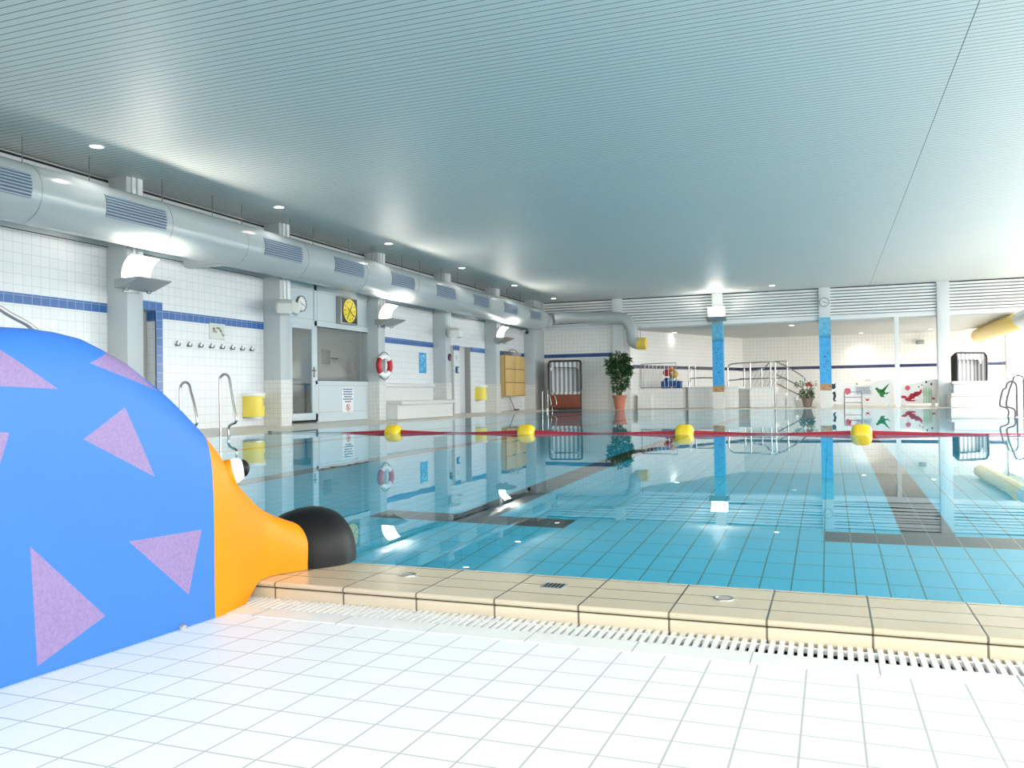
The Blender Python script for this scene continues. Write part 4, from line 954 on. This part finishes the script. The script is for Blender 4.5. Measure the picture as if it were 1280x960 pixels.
# ------------------------------------------------------------------ lane rope with floats
FY = 12.42
FX = [-6.75, -4.42, -1.98, .40, 2.72]
t = thing('lane_rope', 'dark red lane rope stretched across the pool between the yellow floats', 'rope', (0, FY, 0))
mb = MB()
prev = -7.95
g_ = .137
segs = [(-7.75, FX[0] - g_)] + [(FX[i] + g_, FX[i + 1] - g_) for i in range(3)] + [(FX[3] + g_, XR - .02)]
for a, b in segs:
    mb = MB(); N = 16; rings = []
    for i in range(N + 1):
        u = i / N; x = a + (b - a) * u
        e = abs(2 * u - 1)
        if a == -7.75: e = u
        hw = .007 + .036 * max(0, e) ** 1.5
        rings.append([(x, FY + .012 * math.cos(k_ * PI / 4), .012 + hw * math.sin(k_ * PI / 4)) for k_ in range(8)])
    mb.loft(rings, 0); mb.build('webbing', 'rope_red', t)
mb = MB(); mb.tube([(XD + .01, FY, .015), (-7.75, FY, .012)], .006, 0, 6); mb.build('end_wire', 'grey_metal', t)
mb = MB(); mb.box(XD - .06, XD + .02, FY - .02, FY + .02, .006, .03); mb.build('anchor', 'dark_steel', t)
lbs = ['leftmost yellow float on the red lane rope', 'second yellow float from the left on the red lane rope', 'third yellow float from the left, right of the potted tree reflection', 'large rightmost yellow float below the turtle screen', 'yellow float at the right end of the red lane rope outside the picture']
f0 = None
for i, x in enumerate(FX[:4]):
    if f0 is None:
        f0 = thing('lane_float', lbs[0], 'float', (x, FY, .0), 'yellow floats on the lane rope')
        mb = MB(); pr = [(.001, -.135)] + [(.145 * (1 - abs(math.sin(a)) ** 3.2) ** (1 / 3.2), .135 * math.sin(a)) for a in [(-1.45 + 2.9 * k_ / 18) for k_ in range(19)]] + [(.001, .135)]
        mb.lathe(pr, (x, FY, 0), 'x', 0, 32); mb.build('body', 'float_yellow', f0)
        mb = MB(); mb.lathe([(.147, -.004), (.147, .004)], (x, FY, 0), 'x', 0, 32); mb.build('seam', 'duct_yellow', f0)
    else: dup(f0, (x, FY, 0), lbs[i])

# ------------------------------------------------------------------ coping drains
def round_drain(x, y, lb, first=None):
    t = thing('deck_drain', lb, 'drain', (x, y, .004), 'round drains in the coping')
    mb = MB(); mb.lathe([(.030, -.001), (.030, .0025), (.023, .0025), (.022, .0005)], (x, y, .004), 'z', 0, 24); mb.build('rim', 'steel', t)
    mb = MB(); mb.lathe([(.0225, .0006), (.0225, .001), (.001, .001)], (x, y, .004), 'z', 0, 20); mb.build('cover', 'taupe', t)
    return t
round_drain(-1.35, 2.57, 'round metal drain in the beige coping nearest the black nose')
round_drain(-.30, 2.545, 'round metal drain in the beige coping at the right')
t = thing('deck_drain', 'square dark metal drain in the beige coping between the round ones', 'drain', (-.824, 2.555, .004))
mb = MB(); mb.box(-.860, -.788, 2.52, 2.59, .003, .0062); mb.build('frame', 'grey_metal', t)
mb = MB()
for i in range(5): mb.box(-.853 + i * .0125, -.845 + i * .0125, 2.528, 2.582, .0062, .0066)
mb.build('grate', 'dark_gap', t)

# ------------------------------------------------------------------ hedgehog slide
t = thing('hedgehog_slide', 'blue hedgehog slide with lilac triangles, orange snout and black nose at the pool edge', 'slide', (-1.93, 1.4, -.03))
PROF = [(.42, .02), (.47, .20), (.55, .36), (.68, .52), (.85, .66), (1.05, .745), (1.25, .780), (1.42, .788), (1.55, .791), (1.65, .779), (1.78, .731), (1.925, .644), (2.02, .574), (2.076, .526), (2.13, .474), (2.19, .414), (2.26, .346), (2.37, .266), (2.46, .211), (2.54, .176), (2.56, .170)]
def top(y):
    for (a, za), (b, zb) in zip(PROF, PROF[1:]):
        if a <= y <= b: return za + (zb - za) * (y - a) / (b - a)
    return PROF[0][1] if y < PROF[0][0] else PROF[-1][1]
def section(y, xc, hw, zt, zb, n_, k_=40):
    out = []
    for i in range(k_ + 1):
        a = PI * i / k_
        out.append((xc + hw * math.copysign(abs(math.cos(a)) ** (2 / n_), math.cos(a)), y, zb + (zt - zb) * abs(math.sin(a)) ** (2 / n_)))
    return out
SX = -1.93
def smooth(u): u = min(1, max(0, u)); return u * u * (3 - 2 * u)
def rx(y): return -1.74 - .045 * smooth((y - 2.1) / .33) + .06 * smooth((y - 2.40) / .16)      # near edge of the snout
def lx(y): return -2.12 + .135 * smooth((y - 2.08) / .42)                                       # far edge of the snout
def hw(y): return (rx(y) - lx(y)) / 2
def xc(y): return (rx(y) + lx(y)) / 2
mb = MB(); ys_ = [.42, .435, .455, .48, .52, .57, .63] + [.70 + i * .0685 for i in range(21)]
ys_ = [y for y in ys_ if y < 2.07] + [2.076]
mb.loft([section(y, SX, .19 * (1 if y > .63 else (.80 + .20 * ((y - .42) / .21) ** .5)), top(y), zf(min(y, 2.13)) - .002, 6.5) for y in ys_], 0); mb.build('body', 'slide_blue', t)
mb = MB(); ys_ = [2.076 + i * .02 for i in range(24)] + [2.55]
rings = []
for y in ys_:
    zb = -.05 if y < 2.24 else (-.05 + .056 * min(1, (y - 2.24) / .09))
    e = 6.5 - 3.3 * min(1, max(0, (y - 2.15) / .35))
    rings.append(section(y, xc(y), hw(y), top(y), zb, e))
mb.loft(rings, 0); mb.build('snout', 'slide_yellow', t)
mb = MB()
NS = [(2.535, .105, .15), (2.56, .127, .180), (2.60, .142, .198), (2.65, .151, .207), (2.70, .152, .206), (2.745, .144, .194), (2.785, .123, .170), (2.815, .092, .132), (2.835, .058, .085), (2.842, .02, .03)]
mb.loft([section(y, -1.800 - .04 * max(0, 2.65 - y) / .115, w_, z_, .006, 2.3) for y, w_, z_ in NS], 0); mb.build('nose', 'nose_black', t)
for s in (1, -1):
    ex = SX + s * .156
    mb = MB(); mb.ball((ex - s * .012, 2.198, .372), .040, 0, (.8, .9, 1.15), 20, 14); mb.build('eye_socket', 'slide_yellow', t)
    mb = MB(); mb.ball((ex, 2.215, .381), .036, 0, (.9, 1.0, 1.15), 24, 16); e = mb.build('eye', 'gloss_white', t)
    mb = MB(); mb.ball((ex + s * .013, 2.232, .386), .0265, 0, (.9, .95, 1.1), 20, 14); mb.build('pupil', 'nose_black', e)
for y in (.9, 1.935):
    mb = MB(); mb.lathe([(.013, 0), (.013, .008), (.009, .013), (.001, .014)], (-1.741, y, -.042 + (1.935 - y) * .028), 'x', 0, 14); mb.build('bolt', 'grey_metal', t)
mb = MB(); mb.tube(bez([(-2.06, .72, .55), (-2.06, .85, .98), (-2.06, 1.05, 1.09), (-2.06, 1.30, 1.03), (-2.06, 1.628, .859), (-2.06, 1.724, .815), (-2.06, 1.80, .74), (-2.06, 1.82, .60)], 6), .008, 0, 10); mb.build('handrail', 'grey_metal', t)
for i in range(3):
    mb = MB(); mb.box(-2.09, -1.77, .30 + i * .03, .50 + i * .06, .12 + i * .18, .145 + i * .18, 0, .006); mb.build('ladder_step', 'gloss_white', t)
for s in (-1, 1):
    mb = MB(); mb.tube([(SX + s * .17, .26, zf(.3)), (SX + s * .17, .52, .72)], .016, 0, 8); mb.build('ladder_rail', 'steel', t)

# drop helper properties
for o in bpy.data.objects:
    if '_o' in o: del o['_o']

# ------------------------------------------------------------------ light
wd = bpy.data.worlds.new('World'); SC.world = wd; wd.use_nodes = True
bg = wd.node_tree.nodes['Background']; bg.inputs['Color'].default_value = (1, .985, .965, 1); bg.inputs['Strength'].default_value = 6.6
def portal(nm, loc, rot, sx, sy):
    L_ = bpy.data.lights.new(nm, 'AREA'); L_.shape = 'RECTANGLE'; L_.size = sx; L_.size_y = sy; L_.cycles.is_portal = True
    o = bpy.data.objects.new(nm, L_); COL.objects.link(o); o.location = loc; o.rotation_euler = rot; return o
portal('daylight_right_windows', (XG + .32, 14.0, 1.95), (0, PI / 2, 0), 2.8, 34.5)
portal('daylight_alcove_windows', (XG + .32, 35.2, 1.8), (0, PI / 2, 0), 2.2, 8)
portal('daylight_near_windows', (-2.0, -3.32, 1.55), (PI / 2, 0, 0), 17.6, 1.3)
def uplamp(loc, d, w, size=(.3, .2), c=(1, .93, .82)):
    L_ = bpy.data.lights.new('uplight_lamp', 'AREA'); L_.shape = 'RECTANGLE'; L_.size, L_.size_y = size; L_.energy = w; L_.color = c
    o = bpy.data.objects.new('uplight_lamp', L_); COL.objects.link(o); o.location = loc
    o.rotation_euler = Vector(d).to_track_quat('-Z', 'Y').to_euler()
for i, (x, y, z, lb) in enumerate(UL): uplamp((-9.90, y, 2.56), (.12, 0, 1), 24)
uplamp((-3.73, YF - .55, 3.36), (0, -.05, 1), 12)

def downlamp(x, y, z, w):
    L_ = bpy.data.lights.new('downlight_lamp', 'SPOT'); L_.energy = w; L_.spot_size = math.radians(140); L_.spot_blend = 1; L_.shadow_soft_size = .08; L_.color = (1, .95, .88)
    o = bpy.data.objects.new('downlight_lamp', L_); COL.objects.link(o); o.location = (x, y, z - .03)
for i in range(6): downlamp(-9.5, 9.0 + i * 4.18, ZC, 8)
downlamp(-1.74, 29.7, ZC, 60)
for x, y in ((-5.75, 34.0), (-1.25, 32.6), (1.3, 38.6), (3.85, 37.6)): downlamp(x, y, ZA, 6 if x < -5 else 45)

# ------------------------------------------------------------------ camera
cam = bpy.data.cameras.new('Camera'); co = bpy.data.objects.new('Camera', cam); COL.objects.link(co)
cam.sensor_width = 36; cam.lens = 36 * 1058.72 / 1280; cam.clip_start = .05; cam.clip_end = 300
R_ = Matrix.Rotation(.35817, 3, 'Z') @ Matrix.Rotation(PI / 2 + .012537, 3, 'X') @ Matrix.Rotation(-.014104, 3, 'Z')
co.matrix_world = Matrix.Translation((0, 0, .61)) @ R_.to_4x4()
SC.camera = co
vs = SC.view_settings; vs.view_transform = 'Standard'; vs.look = 'None'; vs.gamma = 1; vs.exposure = 1.02; vs.use_curve_mapping = False
SC.cycles.diffuse_bounces = 6; SC.cycles.max_bounces = 14; SC.cycles.transparent_max_bounces = 12
SC.cycles.use_denoising = True
